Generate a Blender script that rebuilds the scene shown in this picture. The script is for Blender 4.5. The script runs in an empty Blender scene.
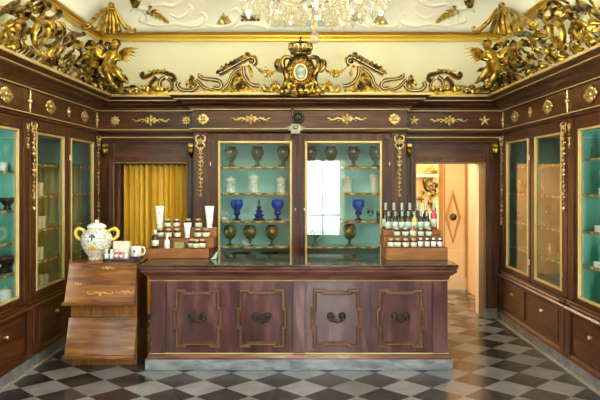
import bpy, math, random
from mathutils import Vector, Matrix, Euler

random.seed(7)
SC = bpy.context.scene
COL = SC.collection
PI = math.pi

# ---------------------------------------------------------------- camera, sky, daylight, exposure
FPX, CX, CY, EYE = 660.0, 304.0, 179.0, 1.72
cam_data = bpy.data.cameras.new('camera')
cam = bpy.data.objects.new('camera', cam_data)
COL.objects.link(cam)
cam.location = (0, 0, EYE)
cam.rotation_euler = (PI / 2, 0, 0)
cam_data.sensor_width = 36.0
cam_data.lens = 36.0 * FPX / 600.0
cam_data.shift_x = -4 / 600.0
cam_data.shift_y = -21 / 600.0
cam_data.clip_start = 0.05
SC.camera = cam

SC.view_settings.view_transform = 'Standard'
SC.view_settings.look = 'None'
SC.view_settings.gamma = 1.0
SC.view_settings.use_curve_mapping = False
SC.view_settings.exposure = 0.0
SC.cycles.use_denoising = True
SC.cycles.max_bounces = 10
SC.cycles.diffuse_bounces = 5
SC.cycles.glossy_bounces = 5
SC.cycles.transmission_bounces = 8
SC.cycles.transparent_max_bounces = 24
SC.cycles.sample_clamp_indirect = 6.0
SC.cycles.caustics_reflective = False
SC.cycles.caustics_refractive = False

world = bpy.data.worlds.new('world')
SC.world = world
world.use_nodes = True
wn, wl = world.node_tree.nodes, world.node_tree.links
wn.clear()
w_out = wn.new('ShaderNodeOutputWorld')
w_bg = wn.new('ShaderNodeBackground')
w_tc = wn.new('ShaderNodeTexCoord')
w_sep = wn.new('ShaderNodeSeparateXYZ')
w_ramp = wn.new('ShaderNodeValToRGB')
w_ramp.color_ramp.elements[0].position = 0.0
w_ramp.color_ramp.elements[0].color = (0.16, 0.2, 0.11, 1)
w_ramp.color_ramp.elements[1].position = 1.0
w_ramp.color_ramp.elements[1].color = (0.75, 0.87, 1.0, 1)
for _p, _c in ((0.485, (0.22, 0.27, 0.16, 1)), (0.515, (1.0, 0.98, 0.95, 1))):
    _e = w_ramp.color_ramp.elements.new(_p)
    _e.color = _c
w_map = wn.new('ShaderNodeMapRange')
w_map.inputs['From Min'].default_value = -1
w_map.inputs['From Max'].default_value = 1
wl.new(w_tc.outputs['Generated'], w_sep.inputs[0])
wl.new(w_sep.outputs['Z'], w_map.inputs['Value'])
wl.new(w_map.outputs[0], w_ramp.inputs[0])
wl.new(w_ramp.outputs[0], w_bg.inputs[0])
wl.new(w_bg.outputs[0], w_out.inputs[0])
w_bg.inputs['Strength'].default_value = 9.0

# room symmetry axis and half widths
XC = -0.048
FACE = 2.467         # cabinet faces
UPW = 2.57           # upper plaster walls
LOW = 2.87           # masonry behind the cabinets
Y_FR = 8.03          # frieze over the doors
Y_CE = 7.85          # frieze over the middle cabinet
Y_DO = 8.15          # door panelling
Y_UP = 8.40          # upper back wall
Y_RE = -2.5          # rear wall, behind the camera
HC = 1.267           # half width of the middle section


def area_light(name, loc, rot, sx, sy, power, col):
    d = bpy.data.lights.new(name, 'AREA')
    d.shape = 'RECTANGLE'
    d.size, d.size_y, d.energy, d.color = sx, sy, power, col
    o = bpy.data.objects.new(name, d)
    COL.objects.link(o)
    o.location = loc
    o.rotation_euler = rot
    return o


DAY = (0.93, 0.97, 1.0)
# daylight by the tall window behind the camera; side lights and windows are added fill
area_light('daylight_rear', (0.52, Y_RE - 0.22, 1.2), (PI / 2, 0, 0), 0.97, 2.1, 85, (0.86, 0.94, 1.0))
FILL_WIN_Y = ((-1.7, -0.5), (0.7, 1.9), (2.5, 3.7))
for _y0, _y1 in FILL_WIN_Y:
    for _s in (-1, 1):
        area_light('side_fill', (XC + _s * (LOW - 0.14), (_y0 + _y1) / 2, 1.95), (PI / 2, 0, _s * PI / 2),
                   _y1 - _y0 - 0.08, 2.3, 125, DAY)


# unseen fill strips added to brighten the cabinets, tucked behind the door stiles
for _x, _d in ((-1.13, 1), (-0.10, -1), (0.005, 1), (1.03, -1)):
    area_light('cabinet_fill', (_x, 7.925, 1.42), (PI / 2, 0, PI + _d * -0.9), 0.02, 1.5, 8.0, (1.0, 0.97, 0.90))
for _s in (-1, 1):
    area_light('cabinet_fill', (XC + _s * (FACE + 0.05), 5.04, 1.42), (PI / 2, 0, -_s * 0.5), 0.02, 1.5, 24.0, (1.0, 0.97, 0.90))


# ---------------------------------------------------------------- materials
def nodes_of(m):
    m.use_nodes = True
    nt = m.node_tree
    nt.nodes.clear()
    out = nt.nodes.new('ShaderNodeOutputMaterial')
    return nt, nt.nodes, nt.links, out


def pbsdf(nt, out, rough=0.5, metal=0.0, spec=0.5):
    b = nt.nodes.new('ShaderNodeBsdfPrincipled')
    b.inputs['Roughness'].default_value = rough
    b.inputs['Metallic'].default_value = metal
    b.inputs['Specular IOR Level'].default_value = spec
    nt.links.new(b.outputs[0], out.inputs['Surface'])
    return b


def rgba(c):
    return (c[0], c[1], c[2], 1)


def m_noise(name, c1, c2, scale=8, rough=0.5, metal=0.0, stretch=(1, 1, 1), detail=4, bump=0.0, lo=0.35, hi=0.65,
            spec=0.5, bscale=None, coat=0.0):
    m = bpy.data.materials.new(name)
    nt, N, L, out = nodes_of(m)
    b = pbsdf(nt, out, rough, metal, spec)
    if coat:
        b.inputs['Coat Weight'].default_value = coat
        b.inputs['Coat Roughness'].default_value = 0.12
    tc = N.new('ShaderNodeTexCoord')
    mp = N.new('ShaderNodeMapping')
    mp.inputs['Scale'].default_value = stretch
    nz = N.new('ShaderNodeTexNoise')
    nz.inputs['Scale'].default_value = scale
    nz.inputs['Detail'].default_value = detail
    rp = N.new('ShaderNodeValToRGB')
    rp.color_ramp.elements[0].position = lo
    rp.color_ramp.elements[1].position = hi
    rp.color_ramp.elements[0].color = rgba(c1)
    rp.color_ramp.elements[1].color = rgba(c2)
    L.new(tc.outputs['Object'], mp.inputs[0])
    L.new(mp.outputs[0], nz.inputs['Vector'])
    L.new(nz.outputs['Fac'], rp.inputs[0])
    L.new(rp.outputs[0], b.inputs['Base Color'])
    if bump:
        bp = N.new('ShaderNodeBump')
        bp.inputs['Strength'].default_value = bump
        bp.inputs['Distance'].default_value = 0.01
        if bscale:
            n2 = N.new('ShaderNodeTexNoise')
            n2.inputs['Scale'].default_value = bscale
            L.new(tc.outputs['Object'], n2.inputs['Vector'])
            L.new(n2.outputs['Fac'], bp.inputs['Height'])
        else:
            L.new(nz.outputs['Fac'], bp.inputs['Height'])
        L.new(bp.outputs[0], b.inputs['Normal'])
    return m


def m_wood(name, c1, c2, c3, stretch, rough=0.3, coat=0.3):
    """streaked veneer: long noise bands along the grain"""
    m = bpy.data.materials.new(name)
    nt, N, L, out = nodes_of(m)
    b = pbsdf(nt, out, rough, 0.0, 0.35)
    b.inputs['Coat Weight'].default_value = coat
    b.inputs['Coat Roughness'].default_value = 0.15
    tc = N.new('ShaderNodeTexCoord')
    mp = N.new('ShaderNodeMapping')
    mp.inputs['Scale'].default_value = stretch
    nz = N.new('ShaderNodeTexNoise')
    nz.inputs['Scale'].default_value = 3.0
    nz.inputs['Detail'].default_value = 6
    nz.inputs['Distortion'].default_value = 0.6
    rp = N.new('ShaderNodeValToRGB')
    rp.color_ramp.elements[0].position = 0.3
    rp.color_ramp.elements[1].position = 0.72
    rp.color_ramp.elements[0].color = rgba(c1)
    rp.color_ramp.elements[1].color = rgba(c3)
    e = rp.color_ramp.elements.new(0.5)
    e.color = rgba(c2)
    L.new(tc.outputs['Object'], mp.inputs[0])
    L.new(mp.outputs[0], nz.inputs['Vector'])
    L.new(nz.outputs['Fac'], rp.inputs[0])
    L.new(rp.outputs[0], b.inputs['Base Color'])
    bp = N.new('ShaderNodeBump')
    bp.inputs['Strength'].default_value = 0.06
    bp.inputs['Distance'].default_value = 0.01
    L.new(nz.outputs['Fac'], bp.inputs['Height'])
    L.new(bp.outputs[0], b.inputs['Normal'])
    return m


def m_pane(name, tint=(0.95, 0.98, 0.96), base=0.075):
    m = bpy.data.materials.new(name)
    nt, N, L, out = nodes_of(m)
    tr = N.new('ShaderNodeBsdfTransparent')
    tr.inputs[0].default_value = rgba(tint)
    gl = N.new('ShaderNodeBsdfGlossy')
    gl.inputs['Roughness'].default_value = 0.0
    lw = N.new('ShaderNodeLayerWeight')
    lw.inputs['Blend'].default_value = 0.5
    pw = N.new('ShaderNodeMath')
    pw.operation = 'POWER'
    pw.inputs[1].default_value = 5.0
    ma = N.new('ShaderNodeMath')
    ma.operation = 'MULTIPLY_ADD'
    ma.inputs[1].default_value = 1 - base
    ma.inputs[2].default_value = base
    mx = N.new('ShaderNodeMixShader')
    L.new(lw.outputs['Facing'], pw.inputs[0])
    L.new(pw.outputs[0], ma.inputs[0])
    L.new(ma.outputs[0], mx.inputs[0])
    L.new(tr.outputs[0], mx.inputs[1])
    L.new(gl.outputs[0], mx.inputs[2])
    L.new(mx.outputs[0], out.inputs['Surface'])
    return m


def m_glass(name, col, rough=0.02, ior=1.45):
    m = bpy.data.materials.new(name)
    nt, N, L, out = nodes_of(m)
    b = pbsdf(nt, out, rough)
    b.inputs['Base Color'].default_value = rgba(col)
    b.inputs['Transmission Weight'].default_value = 1.0
    b.inputs['IOR'].default_value = ior
    return m


def m_crystal(name):
    m = m_pane(name, (0.87, 0.84, 0.73), 0.14)
    nt = m.node_tree
    out = [n for n in nt.nodes if n.type == 'OUTPUT_MATERIAL'][0]
    mix0 = [n for n in nt.nodes if n.type == 'MIX_SHADER'][0]
    df = nt.nodes.new('ShaderNodeBsdfPrincipled')
    df.inputs['Base Color'].default_value = (0.80, 0.79, 0.70, 1)
    df.inputs['Roughness'].default_value = 0.1
    mx = nt.nodes.new('ShaderNodeMixShader')
    mx.inputs[0].default_value = 0.10
    nt.links.new(mix0.outputs[0], mx.inputs[1])
    nt.links.new(df.outputs[0], mx.inputs[2])
    nt.links.new(mx.outputs[0], out.inputs['Surface'])
    return m


def m_emit(name, col, strength):
    m = bpy.data.materials.new(name)
    nt, N, L, out = nodes_of(m)
    e = N.new('ShaderNodeEmission')
    e.inputs[0].default_value = rgba(col)
    e.inputs[1].default_value = strength
    L.new(e.outputs[0], out.inputs['Surface'])
    return m


def m_floor():
    """black and white marble squares laid diagonally, 30 cm, thin joints"""
    m = bpy.data.materials.new('marble_tiles')
    nt, N, L, out = nodes_of(m)
    b = pbsdf(nt, out, 0.28, 0, 0.5)
    geo = N.new('ShaderNodeNewGeometry')
    mp = N.new('ShaderNodeMapping')
    mp.vector_type = 'TEXTURE'
    mp.inputs['Location'].default_value = (2.115, 5.432, 0)
    mp.inputs['Rotation'].default_value = (0, 0, PI / 4)
    mp.inputs['Scale'].default_value = (0.3, 0.3, 0.3)
    L.new(geo.outputs['Position'], mp.inputs[0])
    ad = N.new('ShaderNodeVectorMath')
    ad.inputs[1].default_value = (100.5, 100.5, 0.5)
    L.new(mp.outputs[0], ad.inputs[0])
    fl = N.new('ShaderNodeVectorMath')
    fl.operation = 'FLOOR'
    L.new(ad.outputs[0], fl.inputs[0])
    fr = N.new('ShaderNodeVectorMath')
    fr.operation = 'FRACTION'
    L.new(ad.outputs[0], fr.inputs[0])
    s1 = N.new('ShaderNodeSeparateXYZ')
    L.new(fl.outputs[0], s1.inputs[0])
    sm = N.new('ShaderNodeMath')
    L.new(s1.outputs[0], sm.inputs[0])
    L.new(s1.outputs[1], sm.inputs[1])
    md = N.new('ShaderNodeMath')
    md.operation = 'MODULO'
    md.inputs[1].default_value = 2
    L.new(sm.outputs[0], md.inputs[0])
    gt = N.new('ShaderNodeMath')
    gt.operation = 'GREATER_THAN'
    gt.inputs[1].default_value = 0.5
    L.new(md.outputs[0], gt.inputs[0])
    wnz = N.new('ShaderNodeTexWhiteNoise')
    wnz.noise_dimensions = '2D'
    L.new(fl.outputs[0], wnz.inputs['Vector'])
    # veins, shifted per tile
    sh = N.new('ShaderNodeVectorMath')
    sh.operation = 'SCALE'
    sh.inputs['Scale'].default_value = 7.3
    L.new(wnz.outputs['Color'], sh.inputs[0])
    ps = N.new('ShaderNodeVectorMath')
    L.new(ad.outputs[0], ps.inputs[0])
    L.new(sh.outputs[0], ps.inputs[1])
    nz = N.new('ShaderNodeTexNoise')
    nz.inputs['Scale'].default_value = 1.3
    nz.inputs['Detail'].default_value = 5
    nz.inputs['Distortion'].default_value = 0.5
    L.new(ps.outputs[0], nz.inputs['Vector'])

    def ramp(a, bb, src):
        r = N.new('ShaderNodeValToRGB')
        r.color_ramp.elements[0].position = 0.3
        r.color_ramp.elements[1].position = 0.7
        r.color_ramp.elements[0].color = rgba(a)
        r.color_ramp.elements[1].color = rgba(bb)
        L.new(src, r.inputs[0])
        return r
    li = ramp((0.165, 0.168, 0.178), (0.235, 0.238, 0.25), nz.outputs['Fac'])
    dk = ramp((0.018, 0.017, 0.020), (0.042, 0.039, 0.042), nz.outputs['Fac'])
    mx = N.new('ShaderNodeMix')
    mx.data_type = 'RGBA'
    L.new(gt.outputs[0], mx.inputs['Factor'])
    L.new(li.outputs[0], mx.inputs['A'])
    L.new(dk.outputs[0], mx.inputs['B'])
    # tone of each tile
    vr = N.new('ShaderNodeMapRange')
    vr.inputs['To Min'].default_value = 0.70
    vr.inputs['To Max'].default_value = 1.12
    L.new(wnz.outputs['Value'], vr.inputs['Value'])
    ml = N.new('ShaderNodeMix')
    ml.data_type = 'RGBA'
    ml.blend_type = 'MULTIPLY'
    ml.inputs['Factor'].default_value = 1
    L.new(mx.outputs['Result'], ml.inputs['A'])
    L.new(vr.outputs[0], ml.inputs['B'])
    # joints
    s2 = N.new('ShaderNodeSeparateXYZ')
    L.new(fr.outputs[0], s2.inputs[0])
    ds = []
    for k in (0, 1):
        a = N.new('ShaderNodeMath')
        a.operation = 'SUBTRACT'
        a.inputs[1].default_value = 0.5
        L.new(s2.outputs[k], a.inputs[0])
        c = N.new('ShaderNodeMath')
        c.operation = 'ABSOLUTE'
        L.new(a.outputs[0], c.inputs[0])
        ds.append(c)
    mxm = N.new('ShaderNodeMath')
    mxm.operation = 'MAXIMUM'
    L.new(ds[0].outputs[0], mxm.inputs[0])
    L.new(ds[1].outputs[0], mxm.inputs[1])
    jg = N.new('ShaderNodeMath')
    jg.operation = 'GREATER_THAN'
    jg.inputs[1].default_value = 0.492
    L.new(mxm.outputs[0], jg.inputs[0])
    mj = N.new('ShaderNodeMix')
    mj.data_type = 'RGBA'
    mj.inputs['B'].default_value = (0.14, 0.12, 0.11, 1)
    L.new(jg.outputs[0], mj.inputs['Factor'])
    L.new(ml.outputs['Result'], mj.inputs['A'])
    L.new(mj.outputs['Result'], b.inputs['Base Color'])
    rr = N.new('ShaderNodeMapRange')
    rr.inputs['To Min'].default_value = 0.14
    rr.inputs['To Max'].default_value = 0.30
    L.new(nz.outputs['Fac'], rr.inputs['Value'])
    L.new(rr.outputs[0], b.inputs['Roughness'])
    return m


def m_majolica():
    m = bpy.data.materials.new('painted_majolica')
    nt, N, L, out = nodes_of(m)
    b = pbsdf(nt, out, 0.12)
    tc = N.new('ShaderNodeTexCoord')
    cur = None
    base = (0.80, 0.80, 0.74, 1)
    for sc, thr, col in ((70, 0.36, (0.12, 0.19, 0.32, 1)), (62, 0.33, (0.62, 0.38, 0.07, 1)), (80, 0.31, (0.16, 0.28, 0.17, 1))):
        vo = N.new('ShaderNodeTexVoronoi')
        vo.inputs['Scale'].default_value = sc
        mp = N.new('ShaderNodeMapping')
        mp.inputs['Location'].default_value = (sc * 0.13, sc * 0.07, sc * 0.21)
        L.new(tc.outputs['Object'], mp.inputs[0])
        L.new(mp.outputs[0], vo.inputs['Vector'])
        lt = N.new('ShaderNodeMath')
        lt.operation = 'LESS_THAN'
        lt.inputs[1].default_value = thr
        L.new(vo.outputs['Distance'], lt.inputs[0])
        mx = N.new('ShaderNodeMix')
        mx.data_type = 'RGBA'
        L.new(lt.outputs[0], mx.inputs['Factor'])
        if cur is None:
            mx.inputs['A'].default_value = base
        else:
            L.new(cur.outputs['Result'], mx.inputs['A'])
        mx.inputs['B'].default_value = col
        cur = mx
    L.new(cur.outputs['Result'], b.inputs['Base Color'])
    return m


M = {}
W1, W2, W3 = (0.020, 0.0055, 0.0018), (0.062, 0.018, 0.0055), (0.125, 0.042, 0.013)
M['wood_x'] = m_wood('walnut_grain_across', W1, W2, W3, (0.6, 6, 6), 0.34, 0.12)
M['wood_y'] = m_wood('walnut_grain_along_wall', W1, W2, W3, (6, 0.6, 6), 0.34, 0.12)
M['wood_z'] = m_wood('walnut_grain_upright', W1, W2, W3, (6, 6, 0.6), 0.34, 0.12)
C1, C2, C3 = (0.034, 0.010, 0.009), (0.066, 0.021, 0.019), (0.150, 0.066, 0.064)
M['counter_z'] = m_wood('counter_veneer_upright', C1, C2, C3, (3.2, 3.2, 0.6), 0.25, 0.6)
M['counter_x'] = m_wood('counter_veneer_across', C1, C2, C3, (0.7, 2.6, 2.6), 0.27, 0.35)
M['counter_dark'] = m_wood('counter_moulding_dark', (0.05, 0.016, 0.011), (0.11, 0.038, 0.025), (0.18, 0.07, 0.045), (1, 7, 7), 0.25, 0.5)
M['stand'] = m_wood('honey_walnut', (0.070, 0.021, 0.004), (0.18, 0.062, 0.011), (0.32, 0.125, 0.027), (1.0, 8, 8), 0.35, 0.2)
M['stand_z'] = m_wood('honey_walnut_upright', (0.13, 0.044, 0.007), (0.23, 0.088, 0.016), (0.34, 0.145, 0.032), (8, 8, 1.0), 0.35, 0.2)
M['riser'] = m_wood('riser_oak', (0.14, 0.048, 0.010), (0.22, 0.084, 0.020), (0.30, 0.125, 0.034), (1.0, 8, 8), 0.45, 0.0)
M['frame_brown'] = m_wood('frame_brown_wood', (0.05, 0.019, 0.010), (0.095, 0.039, 0.020), (0.14, 0.062, 0.032), (2, 2, 2), 0.3, 0.3)
M['inlay'] = m_noise('pale_inlay', (0.42, 0.22, 0.07), (0.60, 0.36, 0.14), 30, 0.4)
M['gold'] = m_noise('gilding', (0.13, 0.07, 0.010), (0.68, 0.46, 0.09), 14, 0.30, 0.95, bump=0.25, bscale=60, lo=0.34, hi=0.6)
M['gold_old'] = m_noise('worn_gilding', (0.026, 0.013, 0.004), (0.48, 0.31, 0.055), 13, 0.32, 0.85, bump=0.3, bscale=55, lo=0.42, hi=0.66)
M['gold_pale'] = m_noise('pale_gilt_bronze', (0.58, 0.40, 0.13), (0.92, 0.72, 0.33), 25, 0.30, 0.85, bump=0.2, bscale=80)
M['gold_bead'] = m_noise('gilt_beading', (0.56, 0.40, 0.14), (0.72, 0.54, 0.22), 3, 0.42, 0.45)
M['gold_line'] = m_noise('dull_gilt_line', (0.26, 0.145, 0.038), (0.40, 0.24, 0.07), 5, 0.5, 0.15)
M['gilt_dim'] = m_noise('rubbed_gilt_line', (0.10, 0.055, 0.022), (0.24, 0.15, 0.055), 9, 0.45, 0.2)
M['gold_smooth'] = m_noise('smooth_gilding', (0.70, 0.47, 0.075), (0.82, 0.58, 0.12), 2, 0.30, 0.8)
M['umber'] = m_noise('umber_carved_wood', (0.022, 0.011, 0.005), (0.06, 0.03, 0.012), 20, 0.75, spec=0.2)
M['white_line'] = m_noise('pale_gesso_line', (0.62, 0.55, 0.40), (0.78, 0.72, 0.55), 20, 0.5)
M['bronze'] = m_noise('dark_bronze', (0.010, 0.008, 0.006), (0.035, 0.026, 0.017), 40, 0.28, 0.5)
M['bronze_key'] = m_noise('grey_pewter', (0.22, 0.20, 0.17), (0.36, 0.33, 0.28), 30, 0.4, 0.6)
M['plaster'] = m_noise('cream_plaster', (0.86, 0.84, 0.58), (0.90, 0.88, 0.65), 3, 0.8)
M['ceiling'] = m_noise('ceiling_plaster', (0.86, 0.85, 0.70), (0.92, 0.91, 0.78), 2.5, 0.8)
M['ceiling_pink'] = m_noise('ceiling_pale_rose', (0.84, 0.79, 0.66), (0.88, 0.83, 0.71), 2.5, 0.8)
M['ceiling_blue'] = m_noise('ceiling_grey_blue', (0.36, 0.41, 0.44), (0.44, 0.49, 0.50), 2.5, 0.8)
M['stucco'] = m_noise('white_stucco', (0.88, 0.88, 0.76), (0.93, 0.92, 0.81), 6, 0.7)
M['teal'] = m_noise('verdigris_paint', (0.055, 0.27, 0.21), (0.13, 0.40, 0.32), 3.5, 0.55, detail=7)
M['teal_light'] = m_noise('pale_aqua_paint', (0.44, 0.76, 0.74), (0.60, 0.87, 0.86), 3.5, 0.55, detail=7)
M['pane'] = m_pane('cabinet_glass')
M['pane_window'] = m_pane('window_glass', (0.97, 0.98, 0.98))
M['floor'] = m_floor()
M['marble'] = m_noise('grey_blue_marble', (0.10, 0.115, 0.13), (0.24, 0.265, 0.29), 7, 0.3, detail=8, stretch=(1, 2, 3))
M['kerb'] = m_noise('kerb_stone', (0.09, 0.09, 0.088), (0.20, 0.20, 0.19), 8, 0.4, detail=8)
M['kerb_edge'] = m_noise('kerb_light_strip', (0.24, 0.20, 0.165), (0.34, 0.29, 0.24), 8, 0.5)
M['top'] = m_noise('black_polished_top', (0.012, 0.014, 0.013), (0.03, 0.033, 0.03), 6, 0.06, spec=0.8)
M['curtain'] = m_noise('gold_silk', (0.66, 0.38, 0.025), (0.86, 0.56, 0.055), 5, 0.42, stretch=(4, 4, 0.4))
M['ivory'] = m_noise('ivory', (0.72, 0.62, 0.46), (0.82, 0.74, 0.58), 30, 0.4)
M['white'] = m_noise('white_gloss', (0.72, 0.72, 0.71), (0.78, 0.78, 0.77), 10, 0.3)
M['paper'] = m_noise('label_paper', (0.56, 0.56, 0.44), (0.64, 0.64, 0.53), 20, 0.7)
M['paper_green'] = m_noise('pale_green_label', (0.42, 0.55, 0.47), (0.50, 0.62, 0.53), 20, 0.7)
M['amber'] = m_noise('amber_bottle_glass', (0.035, 0.012, 0.004), (0.06, 0.022, 0.007), 20, 0.08)
M['dark_glass'] = m_noise('dark_bottle_glass', (0.02, 0.016, 0.012), (0.045, 0.03, 0.022), 20, 0.07)
M['rose_liquid'] = m_noise('rose_liquid', (0.52, 0.05, 0.08), (0.66, 0.09, 0.12), 20, 0.08)
M['yellow_liquid'] = m_noise('yellow_liquid', (0.50, 0.38, 0.05), (0.62, 0.48, 0.09), 20, 0.08)
M['brown_liquid'] = m_noise('brown_liquid', (0.22, 0.09, 0.02), (0.33, 0.14, 0.04), 20, 0.08)
M['cap_black'] = m_noise('black_cap', (0.012, 0.011, 0.01), (0.025, 0.022, 0.02), 20, 0.3)
M['cap_gold'] = m_noise('pale_cap', (0.46, 0.39, 0.24), (0.56, 0.49, 0.32), 20, 0.35)
M['foil'] = m_noise('green_grey_foil', (0.20, 0.28, 0.26), (0.30, 0.38, 0.35), 20, 0.35, 0.4)
M['olive'] = m_noise('olive_card', (0.17, 0.17, 0.05), (0.23, 0.22, 0.08), 20, 0.6)
M['black'] = m_noise('black_lacquer', (0.010, 0.010, 0.010), (0.02, 0.019, 0.018), 20, 0.25)
M['majolica'] = m_majolica()
M['maj_white'] = m_noise('majolica_white', (0.76, 0.77, 0.72), (0.84, 0.84, 0.79), 20, 0.12)
M['maj_yellow'] = m_noise('majolica_yellow', (0.72, 0.50, 0.05), (0.82, 0.66, 0.14), 40, 0.15)
M['maj_blue'] = m_noise('majolica_blue', (0.03, 0.06, 0.16), (0.07, 0.12, 0.26), 40, 0.15)
M['maj_orange'] = m_noise('majolica_orange', (0.68, 0.33, 0.03), (0.78, 0.46, 0.06), 40, 0.15)
M['urn'] = m_noise('green_bronze_urn', (0.07, 0.08, 0.065), (0.20, 0.21, 0.165), 45, 0.4, 0.2, bump=0.4)
M['urn_gilt'] = m_noise('urn_gilt_boss', (0.50, 0.40, 0.18), (0.66, 0.54, 0.27), 45, 0.3, 0.7)
M['jar_white'] = m_noise('white_blue_jar', (0.30, 0.38, 0.48), (0.78, 0.80, 0.78), 38, 0.15, lo=0.36, hi=0.48)
M['jar_plain'] = m_noise('grey_glazed_jar', (0.55, 0.56, 0.52), (0.68, 0.68, 0.64), 20, 0.2)
M['jar_pink'] = m_noise('rose_white_jar', (0.62, 0.34, 0.33), (0.80, 0.74, 0.72), 30, 0.15, lo=0.38, hi=0.5)
M['cobalt'] = m_noise('cobalt_glass', (0.003, 0.04, 0.42), (0.006, 0.10, 0.75), 8, 0.06)
M['cobalt_dark'] = m_noise('dark_cobalt_glass', (0.004, 0.01, 0.10), (0.012, 0.03, 0.22), 20, 0.08)
M['slate'] = m_noise('slate_grey_glass', (0.05, 0.07, 0.08), (0.12, 0.14, 0.15), 20, 0.1)
M['lustre'] = m_noise('olive_lustre', (0.09, 0.07, 0.02), (0.34, 0.27, 0.10), 30, 0.15, 0.4)
M['clear'] = m_glass('clear_glass', (0.95, 0.97, 0.96))
M['crystal'] = m_crystal('cut_crystal')
M['terracotta'] = m_noise('terracotta', (0.30, 0.12, 0.05), (0.42, 0.19, 0.08), 20, 0.6)
M['cream_paint'] = m_noise('cream_door_paint', (0.84, 0.74, 0.52), (0.88, 0.79, 0.58), 4, 0.5)
M['cream_ochre'] = m_noise('ochre_door_line', (0.50, 0.33, 0.14), (0.58, 0.40, 0.18), 4, 0.5)  # deeper ochre for the door mouldings and lozenge
M['peach_wall'] = m_noise('peach_plaster', (0.70, 0.50, 0.34), (0.76, 0.56, 0.40), 3, 0.8)
M['ochre_wall'] = m_noise('ochre_plaster', (0.62, 0.40, 0.17), (0.72, 0.49, 0.23), 3, 0.8)
M['cameo'] = m_noise('cameo_ground', (0.20, 0.25, 0.26), (0.27, 0.32, 0.33), 20, 0.5)
M['cameo_relief'] = m_noise('cameo_relief', (0.42, 0.45, 0.44), (0.50, 0.53, 0.51), 20, 0.5)
M['candle'] = m_noise('ivory_candle', (0.78, 0.70, 0.54), (0.84, 0.77, 0.62), 20, 0.5)
M['bulb'] = m_emit('lit_bulb', (1.0, 0.80, 0.5), 7)
M['card_brown'] = m_noise('brown_card', (0.34, 0.23, 0.11), (0.46, 0.33, 0.17), 20, 0.6)

# ---------------------------------------------------------------- mesh builder and tagging
ORG = {}


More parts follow.
